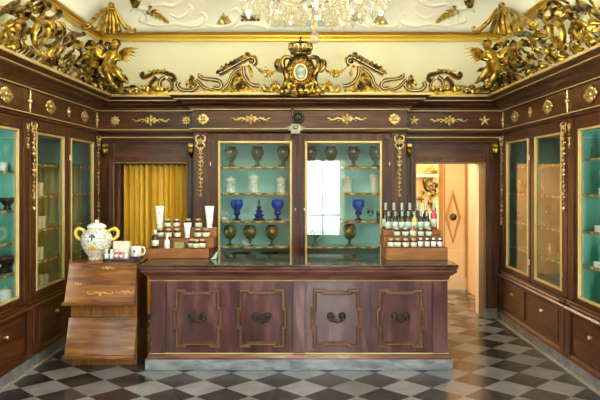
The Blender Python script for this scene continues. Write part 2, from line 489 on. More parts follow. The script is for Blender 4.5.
class MB:
    def __init__(self):
        self.v, self.f, self.sm, self.mi = [], [], [], []
        self.mat = 0
        self.T = None

    def add(self, vs, fs, smooth=False):
        b = len(self.v)
        if self.T:
            vs = [self.T(*p) for p in vs]
        self.v.extend([tuple(p) for p in vs])
        for f in fs:
            self.f.append(tuple(i + b for i in f))
            self.sm.append(smooth)
            self.mi.append(self.mat)
        return self

    def box(self, x0, x1, y0, y1, z0, z1):
        x0, x1 = min(x0, x1), max(x0, x1)
        y0, y1 = min(y0, y1), max(y0, y1)
        z0, z1 = min(z0, z1), max(z0, z1)
        vs = [(x, y, z) for z in (z0, z1) for y in (y0, y1) for x in (x0, x1)]
        return self.add(vs, [(0, 2, 3, 1), (4, 5, 7, 6), (0, 1, 5, 4), (1, 3, 7, 5), (3, 2, 6, 7), (2, 0, 4, 6)])

    def hexa(self, q0, q1):
        """solid between two quads of four points each"""
        return self.add(list(q0) + list(q1), [(3, 2, 1, 0), (4, 5, 6, 7), (0, 1, 5, 4), (1, 2, 6, 5), (2, 3, 7, 6), (3, 0, 4, 7)])

    def lathe(self, prof, c=(0, 0, 0), seg=20, smooth=True, sx=1.0, sy=1.0, flute=0, fd=0.0):
        n = len(prof)
        vs, fs = [], []
        for r, z in prof:
            for k in range(seg):
                a = 2 * PI * k / seg
                rr = r * (1 + fd * math.cos(flute * a)) if flute else r
                vs.append((c[0] + rr * math.cos(a) * sx, c[1] + rr * math.sin(a) * sy, c[2] + z))
        for i in range(n - 1):
            for k in range(seg):
                k2 = (k + 1) % seg
                fs.append((i * seg + k, i * seg + k2, (i + 1) * seg + k2, (i + 1) * seg + k))
        fs.append(tuple(range(seg - 1, -1, -1)))
        fs.append(tuple((n - 1) * seg + k for k in range(seg)))
        return self.add(vs, fs, smooth)

    def tube(self, pts, rad, seg=7, smooth=True, flat=1.0, closed=False, up=None):
        pts = [Vector(p) for p in pts]
        n = len(pts)
        if not isinstance(rad, (list, tuple)):
            rad = [rad] * n
        vs, fs = [], []
        nrm = None
        for i in range(n):
            if closed:
                t = pts[(i + 1) % n] - pts[i - 1]
            else:
                t = pts[min(i + 1, n - 1)] - pts[max(i - 1, 0)]
            t = t.normalized() if t.length > 1e-9 else Vector((0, 0, 1))
            if nrm is None:
                ref = Vector(up) if up else (Vector((0, 0, 1)) if abs(t.z) < 0.9 else Vector((1, 0, 0)))
                nrm = (ref - t * ref.dot(t)).normalized()
            else:
                q = nrm - t * nrm.dot(t)
                nrm = q.normalized() if q.length > 1e-6 else nrm
            bi = t.cross(nrm)
            for k in range(seg):
                a = 2 * PI * k / seg
                vs.append(pts[i] + nrm * (math.cos(a) * rad[i] * flat) + bi * (math.sin(a) * rad[i]))
        m = n if closed else n - 1
        for i in range(m):
            j = (i + 1) % n
            for k in range(seg):
                k2 = (k + 1) % seg
                fs.append((i * seg + k, i * seg + k2, j * seg + k2, j * seg + k))
        if not closed:
            fs.append(tuple(range(seg - 1, -1, -1)))
            fs.append(tuple((n - 1) * seg + k for k in range(seg)))
        return self.add(vs, fs, smooth)

    def ell(self, c, r, seg=10, rings=6, rot=None):
        R = Euler(rot).to_matrix() if rot else None
        vs, fs = [], []
        top = Vector((0, 0, r[2]))
        pts = [top]
        for i in range(1, rings):
            th = PI * i / rings
            for k in range(seg):
                a = 2 * PI * k / seg
                pts.append(Vector((r[0] * math.sin(th) * math.cos(a), r[1] * math.sin(th) * math.sin(a), r[2] * math.cos(th))))
        pts.append(-top)
        for p in pts:
            q = R @ p if R else p
            vs.append((c[0] + q.x, c[1] + q.y, c[2] + q.z))
        for k in range(seg):
            fs.append((0, 1 + k, 1 + (k + 1) % seg))
            fs.append((len(pts) - 1, 1 + (rings - 2) * seg + (k + 1) % seg, 1 + (rings - 2) * seg + k))
        for i in range(rings - 2):
            for k in range(seg):
                k2 = (k + 1) % seg
                fs.append((1 + i * seg + k, 1 + (i + 1) * seg + k, 1 + (i + 1) * seg + k2, 1 + i * seg + k2))
        return self.add(vs, fs, True)

    def prism(self, poly, w0, w1):
        """polygon in local (u, v), extruded along w"""
        n = len(poly)
        vs = [(u, v, w0) for u, v in poly] + [(u, v, w1) for u, v in poly]
        fs = [tuple(range(n - 1, -1, -1)), tuple(range(n, 2 * n))]
        for k in range(n):
            k2 = (k + 1) % n
            fs.append((k, k2, n + k2, n + k))
        return self.add(vs, fs)

    def sweep(self, prof, path):
        """closed profile of (projection, z) carried along a plan polyline; projection grows to the right of travel"""
        n, m = len(path), len(prof)
        offs = []
        for i in range(n):
            ds = []
            if i > 0:
                ds.append((Vector(path[i]) - Vector(path[i - 1])).normalized())
            if i < n - 1:
                ds.append((Vector(path[i + 1]) - Vector(path[i])).normalized())
            ns = [Vector((d.y, -d.x)) for d in ds]
            if len(ns) == 1:
                offs.append(ns[0])
            else:
                s = ns[0] + ns[1]
                offs.append(s / max(0.2, (1 + ns[0].dot(ns[1]))))
        vs, fs = [], []
        for i in range(n):
            for p, z in prof:
                vs.append((path[i][0] + offs[i].x * p, path[i][1] + offs[i].y * p, z))
        for i in range(n - 1):
            for k in range(m):
                k2 = (k + 1) % m
                fs.append((i * m + k, (i + 1) * m + k, (i + 1) * m + k2, i * m + k2))
        fs.append(tuple(range(m)))
        fs.append(tuple((n - 1) * m + k for k in range(m - 1, -1, -1)))
        return self.add(vs, fs)

    def build(self, name, mat, parent=None, origin=None, bev=0.0):
        if parent is not None:
            og = ORG[parent.name]
        else:
            og = Vector(origin) if origin is not None else Vector((0, 0, 0))
        me = bpy.data.meshes.new(name)
        me.from_pydata([(v[0] - og.x, v[1] - og.y, v[2] - og.z) for v in self.v], [], self.f)
        mats = mat if isinstance(mat, (list, tuple)) else [mat]
        for mm in mats:
            me.materials.append(M[mm] if isinstance(mm, str) else mm)
        me.polygons.foreach_set('use_smooth', self.sm)
        me.polygons.foreach_set('material_index', self.mi)
        me.update()
        o = bpy.data.objects.new(name, me)
        COL.objects.link(o)
        if parent is not None:
            o.parent = parent
        else:
            o.location = og
        ORG[o.name] = og
        if bev:
            b = o.modifiers.new('bevel', 'BEVEL')
            b.width = bev
            b.segments = 2
            b.limit_method = 'ANGLE'
            b.angle_limit = math.radians(50)
        return o


def tag(o, label, cat, group=None, kind=None):
    o['label'] = label
    o['category'] = cat
    if group:
        o['group'] = group
    if kind:
        o['kind'] = kind
    return o


def thing(name, label, cat, loc=(0, 0, 0), group=None):
    o = bpy.data.objects.new(name, None)
    o.empty_display_size = 0.05
    COL.objects.link(o)
    o.location = loc
    ORG[o.name] = Vector(loc)
    return tag(o, label, cat, group)


def struct(o, label=None, cat=None):
    o['kind'] = 'structure'
    if label:
        o['label'] = label
    if cat:
        o['category'] = cat
    return o


def dup(root, loc, label=None, rotz=None, scale=None, group=None):
    r = root.copy()
    COL.objects.link(r)
    r.location = loc
    ORG[r.name] = Vector(loc)
    if rotz is not None:
        r.rotation_euler = (0, 0, rotz)
    if scale is not None:
        r.scale = scale
    if label:
        r['label'] = label
    if group:
        r['group'] = group
    for ch in list(root.children):
        c = ch.copy()
        COL.objects.link(c)
        c.parent = r
        for g in list(ch.children):
            d = g.copy()
            COL.objects.link(d)
            d.parent = c
    return r


def at(px, py, Y):
    """a pixel of the photograph at depth Y"""
    return ((px - CX) * Y / FPX, Y, EYE + (CY - py) * Y / FPX)


# ---------------------------------------------------------------- carving kit, in local (u along, v up, w out of the wall)
def frame_back(Y):
    return lambda u, v, w: (u, Y - w, v)


def frame_side(s, h):
    """u is depth (world Y), w grows into the room"""
    return lambda u, v, w: (XC + s * (h - w), u, v)


def stretch_u(T, c, k):
    return lambda u, v, w: T(c + (u - c) * k, v, w)


def catmull(pts, n=6):
    out = []
    P = [pts[0]] + list(pts) + [pts[-1]]
    for i in range(1, len(P) - 2):
        for k in range(n):
            t = k / n
            a, b, c, d = P[i - 1], P[i], P[i + 1], P[i + 2]
            out.append(tuple(0.5 * ((2 * b[j]) + (-a[j] + c[j]) * t + (2 * a[j] - 5 * b[j] + 4 * c[j] - d[j]) * t * t
                                    + (-a[j] + 3 * b[j] - 3 * c[j] + d[j]) * t ** 3) for j in range(len(b))))
    out.append(tuple(pts[-1]))
    return out


def curl_path(kind='C', mid=2.6, end=26.0, pw=4, n=44):
    """unit scroll drawn by its curvature; returns points in a box of width 1 about the origin"""
    x = y = th = 0.0
    pts = []
    for i in range(n + 1):
        s = 2 * i / n - 1
        pts.append((x, y))
        k = mid + end * abs(s) ** pw
        if kind == 'S':
            k = (end * abs(s) ** pw + mid * abs(s)) * (1 if s > 0 else -1)
        if kind == 'J':
            k = mid * 0.5 + (end * abs(s) ** pw if s > 0 else 0)
        th += k / n * 2
        x += math.cos(th) / n * 2
        y += math.sin(th) / n * 2
    a = pts[0]
    b = pts[-1]
    ang = math.atan2(b[1] - a[1], b[0] - a[0])
    ca, sa = math.cos(-ang), math.sin(-ang)
    q = [(p[0] * ca - p[1] * sa, p[0] * sa + p[1] * ca) for p in pts]
    x0, x1 = min(p[0] for p in q), max(p[0] for p in q)
    y0, y1 = min(p[1] for p in q), max(p[1] for p in q)
    w = max(x1 - x0, 1e-6)
    return [((p[0] - (x0 + x1) / 2) / w, (p[1] - (y0 + y1) / 2) / w) for p in q]


def place2(pts, c, size, ang=0.0, flip=1):
    ca, sa = math.cos(ang), math.sin(ang)
    return [(c[0] + size * (flip * p[0] * ca - p[1] * sa), c[1] + size * (flip * p[0] * sa + p[1] * ca)) for p in pts]


def scroll(mb, pts2, r, w=0.03, taper=0.35, bulge=0.02, seg=7, flat=1.0):
    n = len(pts2)
    P, R = [], []
    for i, p in enumerate(pts2):
        t = i / (n - 1)
        P.append((p[0], p[1], w + bulge * math.sin(PI * t)))
        R.append(r * (taper + (1 - taper) * math.sin(PI * t) ** 0.7))
    mb.tube(P, R, seg, True, flat, up=(0, 0, 1))


def leaf(mb, base, ang, length, width, bend=0.8, w=0.02, lift=0.04, lobes=4, thick=0.012, n=18):
    m = 5
    x, y = base
    rows = []
    th = ang
    for i in range(n + 1):
        t = i / n
        hw = width * (0.25 + 0.75 * math.sin(PI * min(1, t * 1.05 + 0.08)) ** 0.8) * (1 - t ** 3)
        hw *= 0.72 + 0.28 * abs(math.cos(lobes * PI * t))
        wz = w + lift * math.sin(PI * t * 0.95)
        row = []
        for k in range(m):
            q = 2 * k / (m - 1) - 1
            row.append((x - math.sin(th) * hw * q, y + math.cos(th) * hw * q, wz + 0.25 * width * abs(q)))
        rows.append(row)
        th += bend / n
        x += math.cos(th) * length / n
        y += math.sin(th) * length / n
    vs = [p for r in rows for p in r]
    off = len(vs)
    vs += [(p[0], p[1], p[2] - thick) for r in rows for p in r]
    fs = []
    for i in range(n):
        for k in range(m - 1):
            a = i * m + k
            fs.append((a, a + 1, a + m + 1, a + m))
            fs.append((off + a, off + a + m, off + a + m + 1, off + a + 1))
        a = i * m
        fs.append((a, a + m, off + a + m, off + a))
        a = i * m + m - 1
        fs.append((a, off + a, off + a + m, a + m))
    fs.append(tuple(range(m)) + tuple(off + k for k in range(m - 1, -1, -1)))
    b = n * m
    fs.append(tuple(b + k for k in range(m - 1, -1, -1)) + tuple(off + b + k for k in range(m)))
    mb.add(vs, fs, True)


def flower(mb, c, r, w=0.02, petals=6, a0=0.0, core=0.38):
    for k in range(petals):
        a = a0 + 2 * PI * k / petals
        mb.ell((c[0] + 0.62 * r * math.cos(a), c[1] + 0.62 * r * math.sin(a), w), (0.42 * r, 0.27 * r, 0.22 * r), 8, 5, (0, 0, a))
    mb.ell((c[0], c[1], w + 0.12 * r), (core * r, core * r, 0.32 * r), 8, 5)


C_P = curl_path('C')
C_T = curl_path('C', 1.6, 34, 6)
S_P = curl_path('S', 1.5, 30, 4)
J_P = curl_path('J', 1.6, 34, 4)
# ================================================================ THE SETTING
XL, XR = XC - FACE, XC + FACE
DXL0, DXL1 = -2.334, -1.457          # left doorway
DXR0, DXR1 = 1.385, 2.223            # right doorway
D_TOP = 1.911
COVE0, RISE, RUN = 3.57, 0.75, 1.0

b = MB()
b.box(-4.2, 4.2, Y_RE - 0.3, 13.2, -0.1, 0)
struct(b.build('floor', 'floor'), 'black and white marble floor laid in diagonal squares', 'floor')

# side walls: masonry behind the cabinets, added fill-light openings near the camera, upper plaster
for s, nm in ((-1, 'wall_left'), (1, 'wall_right')):
    b = MB()
    x0, x1 = XC + s * LOW, XC + s * (LOW + 0.12)
    b.box(x0, x1, 4.0, 8.55, 0, 2.7)
    ys = [Y_RE] + [y for p in FILL_WIN_Y for y in p] + [4.0]
    xi = XC + s * UPW
    for i in range(0, len(ys), 2):
        b.box(xi, x1, ys[i], ys[i + 1], 0, 3.58)
    for y0, y1 in FILL_WIN_Y:
        b.box(xi, x1, y0, y1, 0, 0.75)
        b.box(xi, x1, y0, y1, 3.15, 3.58)
    b.box(xi, x1, 4.0, 8.55, 2.7, 3.58)
    wl_ = struct(b.build(nm, 'plaster'))
    b = MB()
    for i in range(0, len(ys), 2):
        b.box(xi, xi - s * 0.04, ys[i], ys[i + 1], 0, 2.7)
    for y0, y1 in FILL_WIN_Y:
        b.box(xi, xi - s * 0.04, y0, y1, 0, 0.75)
    b.build('panelling', 'wood_z', wl_)  # unseen dark walnut, put in to darken what the gilding reflects
b = MB()
b.box(XC - 2.99, XC + 2.99, Y_UP, 8.55, 2.70, 3.58)
b.box(XC - 2.99, DXR0, Y_UP, 8.55, 0, 2.70)
b.box(DXR1, XC + 2.99, Y_UP, 8.55, 0, 2.70)
b.box(DXR0, DXR1, Y_UP, 8.55, D_TOP, 2.70)
struct(b.build('wall_back', 'plaster'))
b = MB()
RX0, RX1, RZ0, RZ1 = 0.03, 1.02, 0.12, 2.25
b.box(XC - 2.99, RX0, Y_RE - 0.25, Y_RE, 0, 4.35)
b.box(RX1, XC + 2.99, Y_RE - 0.25, Y_RE, 0, 4.35)
b.box(RX0, RX1, Y_RE - 0.25, Y_RE, 0, RZ0)
b.box(RX0, RX1, Y_RE - 0.25, Y_RE, RZ1, 4.35)
wr = struct(b.build('wall_rear', 'plaster'))
b = MB()
for x0, x1 in ((XC - UPW, RX0 - 0.12), (RX1 + 0.12, XC + UPW)):
    b.box(x0, x1, Y_RE, Y_RE + 0.04, 0, 2.7)
b.box(RX0 - 0.12, RX1 + 0.12, Y_RE, Y_RE + 0.04, RZ1, 2.7)
b.build('panelling', 'wood_z', wr)  # rear wall likewise lined dark, added for contrast in the reflections
# windows
wi = 1
b = MB()
for x in (RX0, RX1 - 0.03, (RX0 + RX1) / 2 - 0.015):
    b.box(x, x + 0.03, Y_RE - 0.16, Y_RE - 0.10, RZ0, RZ1)
for z in (RZ0, 0.70, RZ1 - 0.03):
    b.box(RX0, RX1, Y_RE - 0.155, Y_RE - 0.105, z, z + 0.03)
wo = struct(b.build('window_1', 'cream_paint'))
g = MB()
g.box(RX0, RX1, Y_RE - 0.134, Y_RE - 0.130, RZ0, RZ1)
g.build('pane', 'pane_window', wo)
for s in (-1, 1):  # unseen side windows, added to let in fill light
    for y0, y1 in FILL_WIN_Y:
        wi += 1
        b = MB()
        xa, xb = XC + s * (LOW - 0.05), XC + s * (LOW + 0.01)
        for y in (y0, y1 - 0.06, (y0 + y1) / 2 - 0.03):
            b.box(xa, xb, y, y + 0.06, 0.75, 3.15)
        for z in (0.75, 1.35, 1.95, 2.55, 3.10):
            b.box(xa, xb, y0, y1, z, z + 0.05)
        struct(b.build('window_%d' % wi, 'cream_paint'))

# ceiling: coved all round, flat in the middle
b = MB()
prof = [(RUN * (1 - math.cos(t * PI / 24)), COVE0 + RISE * math.sin(t * PI / 24)) for t in range(13)]
prof2 = prof + [(RUN, COVE0 + RISE + 0.06), (-0.1, COVE0 + RISE + 0.06), (-0.1, COVE0)]
b.sweep(prof2, [(XC - UPW, Y_RE), (XC - UPW, Y_UP), (XC + UPW, Y_UP), (XC + UPW, Y_RE)])
b.sm = [True] * len(b.sm)
b.box(XC - UPW + RUN - 0.02, XC + UPW - RUN + 0.02, Y_RE - 0.1, Y_UP - RUN + 0.02, COVE0 + RISE, COVE0 + RISE + 0.06)
b.sm[-6:] = [False] * 6
struct(b.build('ceiling', 'ceiling'), 'cream coved ceiling with pale stucco relief', 'ceiling')


def rail_path(h, y):
    return [(XC - h, Y_RE), (XC - h, y), (XC + h, y), (XC + h, Y_RE)]


# gilded picture moulding under the cove
b = MB()
b.sweep([(0, 3.462), (0.03, 3.462), (0.055, 3.472), (0.055, 3.486), (0.022, 3.49), (0.016, 3.52), (0.026, 3.53), (0.026, 3.54),
         (0.018, 3.545), (0.05, 3.56), (0.062, 3.575), (0.0, 3.575)], rail_path(UPW, Y_UP))
struct(b.build('trim_1', 'gold_smooth'), 'gilded moulding running between wall and cove', 'moulding')

# entablature over cabinets and doors: frieze and cornice, breaking forward over the middle cabinet
EP = [(XL, 2.3), (XL, Y_FR), (XC - HC, Y_FR), (XC - HC, Y_CE), (XC + HC, Y_CE), (XC + HC, Y_FR), (XR, Y_FR), (XR, 2.3)]
b = MB()
b.sweep([(-0.37, 2.275), (-0.004, 2.275), (0.012, 2.285), (0.012, 2.30), (0.030, 2.306), (0.030, 2.324), (0.004, 2.330), (0.004, 2.530),
         (0.020, 2.538), (0.024, 2.555), (0.05, 2.562), (0.055, 2.58), (0.085, 2.590), (0.115, 2.612), (0.125, 2.632),
         (0.185, 2.640), (0.190, 2.664), (0.205, 2.668), (0.235, 2.684), (0.240, 2.705), (-0.37, 2.705)], EP)
ent = struct(b.build('trim_2', 'wood_x'), 'dark walnut entablature with gilt beads above the cabinets', 'entablature')
b = MB()
for p, z, hh in ((0.030, 2.311, 0.009), (0.024, 2.543, 0.008), (0.190, 2.651, 0.006)):
    b.sweep([(p - 0.012, z), (p + 0.006, z), (p + 0.007, z + hh), (p - 0.012, z + hh)], EP)
b.sweep([(0.215, 2.692), (0.252, 2.692), (0.256, 2.714), (0.10, 2.714)], EP)
b.build('gilt_bead', 'gold_bead', ent)


# door surrounds
def surround(nm, x0, x1, o0, o1):
    r = struct(thing(nm, 'walnut door surround of the %s' % ('curtained doorway' if x0 < -1 - 0.5 else 'open doorway'), 'door surround', ((x0 + x1) / 2, Y_DO, 0)))
    del r['category']
    b = MB()
    b.box(x0, o0, Y_DO, Y_UP, 0, 2.28)
    b.box(o1, x1, Y_DO, Y_UP, 0, 2.28)
    if x0 < -1.5:
        b.box(o0, o0 + 0.055, Y_DO + 0.03, Y_UP, 0, D_TOP)
    b.build('jamb', 'wood_z', r, bev=0.004)
    b = MB()
    b.box(o0, o1, Y_DO, Y_UP, D_TOP, 2.28)
    b.build('lintel', 'wood_x', r)
    b = MB()
    m = 0.055
    for k, (mm, d) in enumerate(((0.075, 0.016), (0.035, 0.024))):
        b.box(o0 - mm, o0, Y_DO - d, Y_DO, 0.12, D_TOP + mm)
        b.box(o1, o1 + mm, Y_DO - d, Y_DO, 0.12, D_TOP + mm)
        b.box(o0, o1, Y_DO - d, Y_DO, D_TOP, D_TOP + mm)
    b.build('architrave', 'wood_z', r, bev=0.004)
    b = MB()
    g0, g1 = 0.014, 0.0
    for q in (0.003,):
        b.box(o0 - q - 0.009, o0 - q, Y_DO - 0.03, Y_DO, 0.12, D_TOP + q + 0.009)
        b.box(o1 + q, o1 + q + 0.009, Y_DO - 0.03, Y_DO, 0.12, D_TOP + q + 0.009)
        b.box(o0 - q, o1 + q, Y_DO - 0.03, Y_DO, D_TOP + q, D_TOP + q + 0.009)
    b.build('gilt_bead', 'gold_line', r)
    b = MB()
    b.box(x0 + 0.02, x1 - 0.02, Y_DO - 0.062, Y_DO, 2.195, 2.225)
    b.box(x0 + 0.03, x1 - 0.03, Y_DO - 0.045, Y_DO, 2.165, 2.195)
    b.build('head_cornice', 'wood_x', r, bev=0.006)
    b = MB()
    b.box(x0 + 0.015, x1 - 0.015, Y_DO - 0.068, Y_DO, 2.2255, 2.236)
    b.build('head_bead', 'gold_bead', r)
    for x in (x0 + 0.075, x1 - 0.075):
        b = MB()
        b.box(x - 0.027, x + 0.027, Y_DO - 0.07, Y_DO, 2.115, 2.152)
        b.tube([(x - 0.016, Y_DO - 0.05, 2.12), (x - 0.017, Y_DO - 0.062, 2.07), (x - 0.012, Y_DO - 0.04, 2.02), (x, Y_DO - 0.02, 1.985)], [0.015, 0.018, 0.013, 0.005])
        b.tube([(x + 0.016, Y_DO - 0.05, 2.12), (x + 0.017, Y_DO - 0.062, 2.07), (x + 0.012, Y_DO - 0.04, 2.02), (x, Y_DO - 0.02, 1.985)], [0.015, 0.018, 0.013, 0.005])
        b.ell((x, Y_DO - 0.06, 2.06), (0.012, 0.02, 0.04))
        b.build('bracket', 'gold', r)
    b = MB()
    b.box(x0, o0 + 0.0, Y_DO - 0.03, Y_DO, 0, 0.12)
    b.box(o1, x1, Y_DO - 0.03, Y_DO, 0, 0.12)
    b.build('plinth', 'kerb', r, bev=0.004)
    return r


surround('door_1', XL, XC - HC, DXL0, DXL1)
surround('door_2', XC + HC, XR, DXR0, DXR1)

# the room beyond the right doorway
b = MB()
b.box(2.52, 2.66, 8.55, 10.36, 0, 3.0)
struct(b.build('wall_passage_right', 'peach_wall'))
b = MB()
b.box(0.2, 4.2, 12.0, 12.12, 0, 3.0)
b.box(0.08, 0.2, 8.55, 12.12, 0, 3.0)
struct(b.build('wall_passage_far', 'ochre_wall'))
b = MB()
b.box(0.08, 4.2, 8.55, 12.12, 3.0, 3.08)
struct(b.build('ceiling_passage', 'peach_wall'))
lp = bpy.data.lights.new('passage_lamp_light', 'POINT')
lp.energy, lp.color, lp.shadow_soft_size = 120, (1.0, 0.86, 0.64), 0.12
lo = bpy.data.objects.new('passage_lamp_light', lp)
COL.objects.link(lo)
lo.location = (1.25, 10.3, 2.35)
lp = bpy.data.lights.new('passage_warm_fill', 'AREA')  # added unseen area light without fixture, spilling warm light through the doorway
lp.shape, lp.size, lp.size_y, lp.energy, lp.color = 'RECTANGLE', 1.0, 1.6, 80, (1.0, 0.80, 0.56)
lo = bpy.data.objects.new('passage_warm_fill', lp)
COL.objects.link(lo)
lo.location = (2.9, 11.7, 1.7)
lo.rotation_euler = (PI / 2, 0, PI - 0.20)
# ================================================================ CABINETS
def gold_edge_shelf(mb_wood, mb_gold, a0, a1, z, front, back, T):
    """board from front to back (depth), along a; gilded scalloped edge in front"""
    pass


def ring(mb, a0, a1, z0, z1, t, d0, d1, T):
    """four bars around a rectangle a0..a1, z0..z1 (outer), bar width t, depth d0..d1; T maps (along, depth, z) to a box"""
    T(mb, a0, a0 + t, d0, d1, z0, z1)
    T(mb, a1 - t, a1, d0, d1, z0, z1)
    T(mb, a0 + t, a1 - t, d0, d1, z1 - t, z1)
    T(mb, a0 + t, a1 - t, d0, d1, z0, z0 + t)


def strip_mount(mb, u, v1, v0, hw):
    """a pierced drop of gilt bronze: a cartouche at the head, then flowers, husks and ribbons tapering down"""
    rs = random.Random(int(abs(u) * 1000) + 3)
    H = v1 - v0
    # head cartouche
    hc = v1 - hw * 1.3
    flower(mb, (u, hc), hw * 0.8, 0.014, 6, 0.3)
    for sg in (-1, 1):
        scroll(mb, catmull([(u + sg * hw * 0.3, hc + hw * 1.4), (u + sg * hw * 1.0, hc + hw * 1.1), (u + sg * hw * 0.95, hc + hw * 0.2), (u + sg * hw * 0.6, hc - hw * 0.3),
                            (u + sg * hw * 0.95, hc - hw * 1.0), (u + sg * hw * 0.3, hc - hw * 1.6)], 4), hw * 0.24, 0.008, 0.5, 0.006, 6)
    v = hc - hw * 1.7
    k = 0
    while v > v0 + 0.02:
        f = 0.85 - 0.45 * (v1 - v) / H
        if k % 4 == 1:
            flower(mb, (u + 0.1 * hw * rs.uniform(-1, 1), v), hw * 0.85 * f, 0.012, 5, k)
        else:
            mb.ell((u, v, 0.006), (hw * 0.24 * f, 0.03, 0.010), 8, 5)
            for sg in (-1, 1):
                mb.ell((u + sg * hw * 0.45 * f, v + 0.01 * rs.uniform(-1, 1), 0.010), (hw * 0.24 * f, 0.026, 0.010), 7, 5, (0, 0, -sg * rs.uniform(0.3, 0.8)))
            if k % 2:
                sg = 1 if k % 4 == 3 else -1
                mb.ell((u + sg * hw * 0.75 * f, v - 0.01, 0.008), (hw * 0.26 * f, 0.016, 0.008), 7, 5, (0, 0, sg * 0.4))
        v -= 0.05
        k += 1


# ---- the middle cabinet between the two doorways
ctr = thing('display_cabinet', 'wide walnut cabinet between the doorways with two gilt-edged glass doors over aqua shelves', 'cabinet', (XC, Y_CE, 0))
CX0, CX1 = XC - HC, XC + HC
YF = 7.87
b = MB()
b.box(CX0, CX0 + 0.16, YF, 8.39, 0.0, 2.27)
b.box(CX1 - 0.16, CX1, YF, 8.39, 0.0, 2.27)
b.box(CX0 + 0.16, CX1 - 0.16, YF + 0.03, 8.39, 2.20, 2.27)
b.box(CX0 + 0.16, CX1 - 0.16, YF, 8.39, 0.0, 0.60)
b.box(XC - 0.03, XC + 0.03, YF + 0.01, 8.39, 0.60, 2.20)
b.build('carcass', 'wood_z', ctr, bev=0.004)
b = MB()
b.box(CX0 + 0.16, XC - 0.03, 8.30, 8.32, 0.6, 2.2)
b.box(XC + 0.03, CX1 - 0.16, 8.30, 8.32, 0.6, 2.2)
b.box(CX0 + 0.16, CX0 + 0.17, YF + 0.05, 8.30, 0.6, 2.2)
b.box(CX1 - 0.17, CX1 - 0.16, YF + 0.05, 8.30, 0.6, 2.2)
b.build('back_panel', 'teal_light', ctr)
for x in (CX0 + 0.085, CX1 - 0.085):
    b = MB()
    b.box(x - 0.085, x + 0.085, YF - 0.018, YF, 0.0, 2.272)
    pil = b.build('pilaster', 'wood_z', ctr, bev=0.004)
    b = MB()
    b.T = frame_back(YF - 0.018)
    strip_mount(b, x, 2.235, 1.50, 0.052)
    b.build('gilt_mount', 'gold_pale', pil)
SHZ = (1.865, 1.55, 1.214, 0.905)
GL = ((-1.025, -0.143), (0.012, 0.930))
for (g0, g1) in GL:
    for z in SHZ:
        b = MB()
        x0, x1 = (CX0 + 0.17, XC - 0.03) if g0 < 0 - 0.1 else (XC + 0.03, CX1 - 0.17)
        b.box(x0, x1, YF + 0.075, 8.30, z - 0.018, z)
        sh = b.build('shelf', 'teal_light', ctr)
        b = MB()
        b.box(x0, x1, YF + 0.060, YF + 0.075, z - 0.026, z + 0.004)
        n = 8
        b.mat = 1
        for k in range(n):
            b.ell((x0 + (k + 0.5) * (x1 - x0) / n, YF + 0.062, z - 0.011), ((x1 - x0) / n * 0.33, 0.012, 0.014), 10, 6)
        b.build('gilt_edge', ['gold_line', 'gold_pale'], sh)


def back_box(mb, a0, a1, d0, d1, z0, z1):
    mb.box(a0, a1, d0, d1, z0, z1)


for i, (g0, g1) in enumerate(GL):
    b = MB()
    s0, s1 = (CX0 + 0.165, XC - 0.035) if i == 0 else (XC + 0.035, CX1 - 0.165)
    z0, z1 = 0.62, 2.195
    t0, t1 = g0 - s0, s1 - g1
    b.box(s0, g0 + 0.006, YF - 0.004, YF + 0.035, z0, z1)
    b.box(g1 - 0.006, s1, YF - 0.004, YF + 0.035, z0, z1)
    b.box(g0, g1, YF - 0.004, YF + 0.035, 2.165, z1 + 0.06)
    b.box(g0, g1, YF - 0.004, YF + 0.035, z0, 0.70)
    dr = b.build('door', 'wood_z', ctr, bev=0.003)
    b = MB()
    ring(b, g0, g1, 0.69, 2.173, 0.026, YF - 0.022, YF + 0.01, back_box)
    b.build('gilt_frame', 'gold_bead', dr, bev=0.006)
    b = MB()
    b.box(g0 + 0.02, g1 - 0.02, YF + 0.006, YF + 0.010, 0.70, 2.16)
    b.build('glass_pane', 'pane', dr)
    xk = s0 + 0.035 if i == 0 else s1 - 0.035
    xq = s1 - 0.02 if i == 0 else s0 + 0.02
    for xe, z, rx, rz in ((xk, 1.90, 0.008, 0.026), (xk, 1.00, 0.008, 0.026), (xq, 1.36, 0.011, 0.016)):
        b = MB()
        b.ell((xe, YF - 0.006, z), (rx, 0.005, rz))
        b.build('escutcheon', 'ivory', dr)
b = MB()
b.box(XC - 0.033, XC + 0.033, YF - 0.012, YF + 0.02, 0.60, 2.272)
b.box(XC - 0.012, XC + 0.012, YF - 0.022, YF - 0.012, 0.60, 2.24)
b.build('centre_stile', 'wood_z', ctr, bev=0.005)


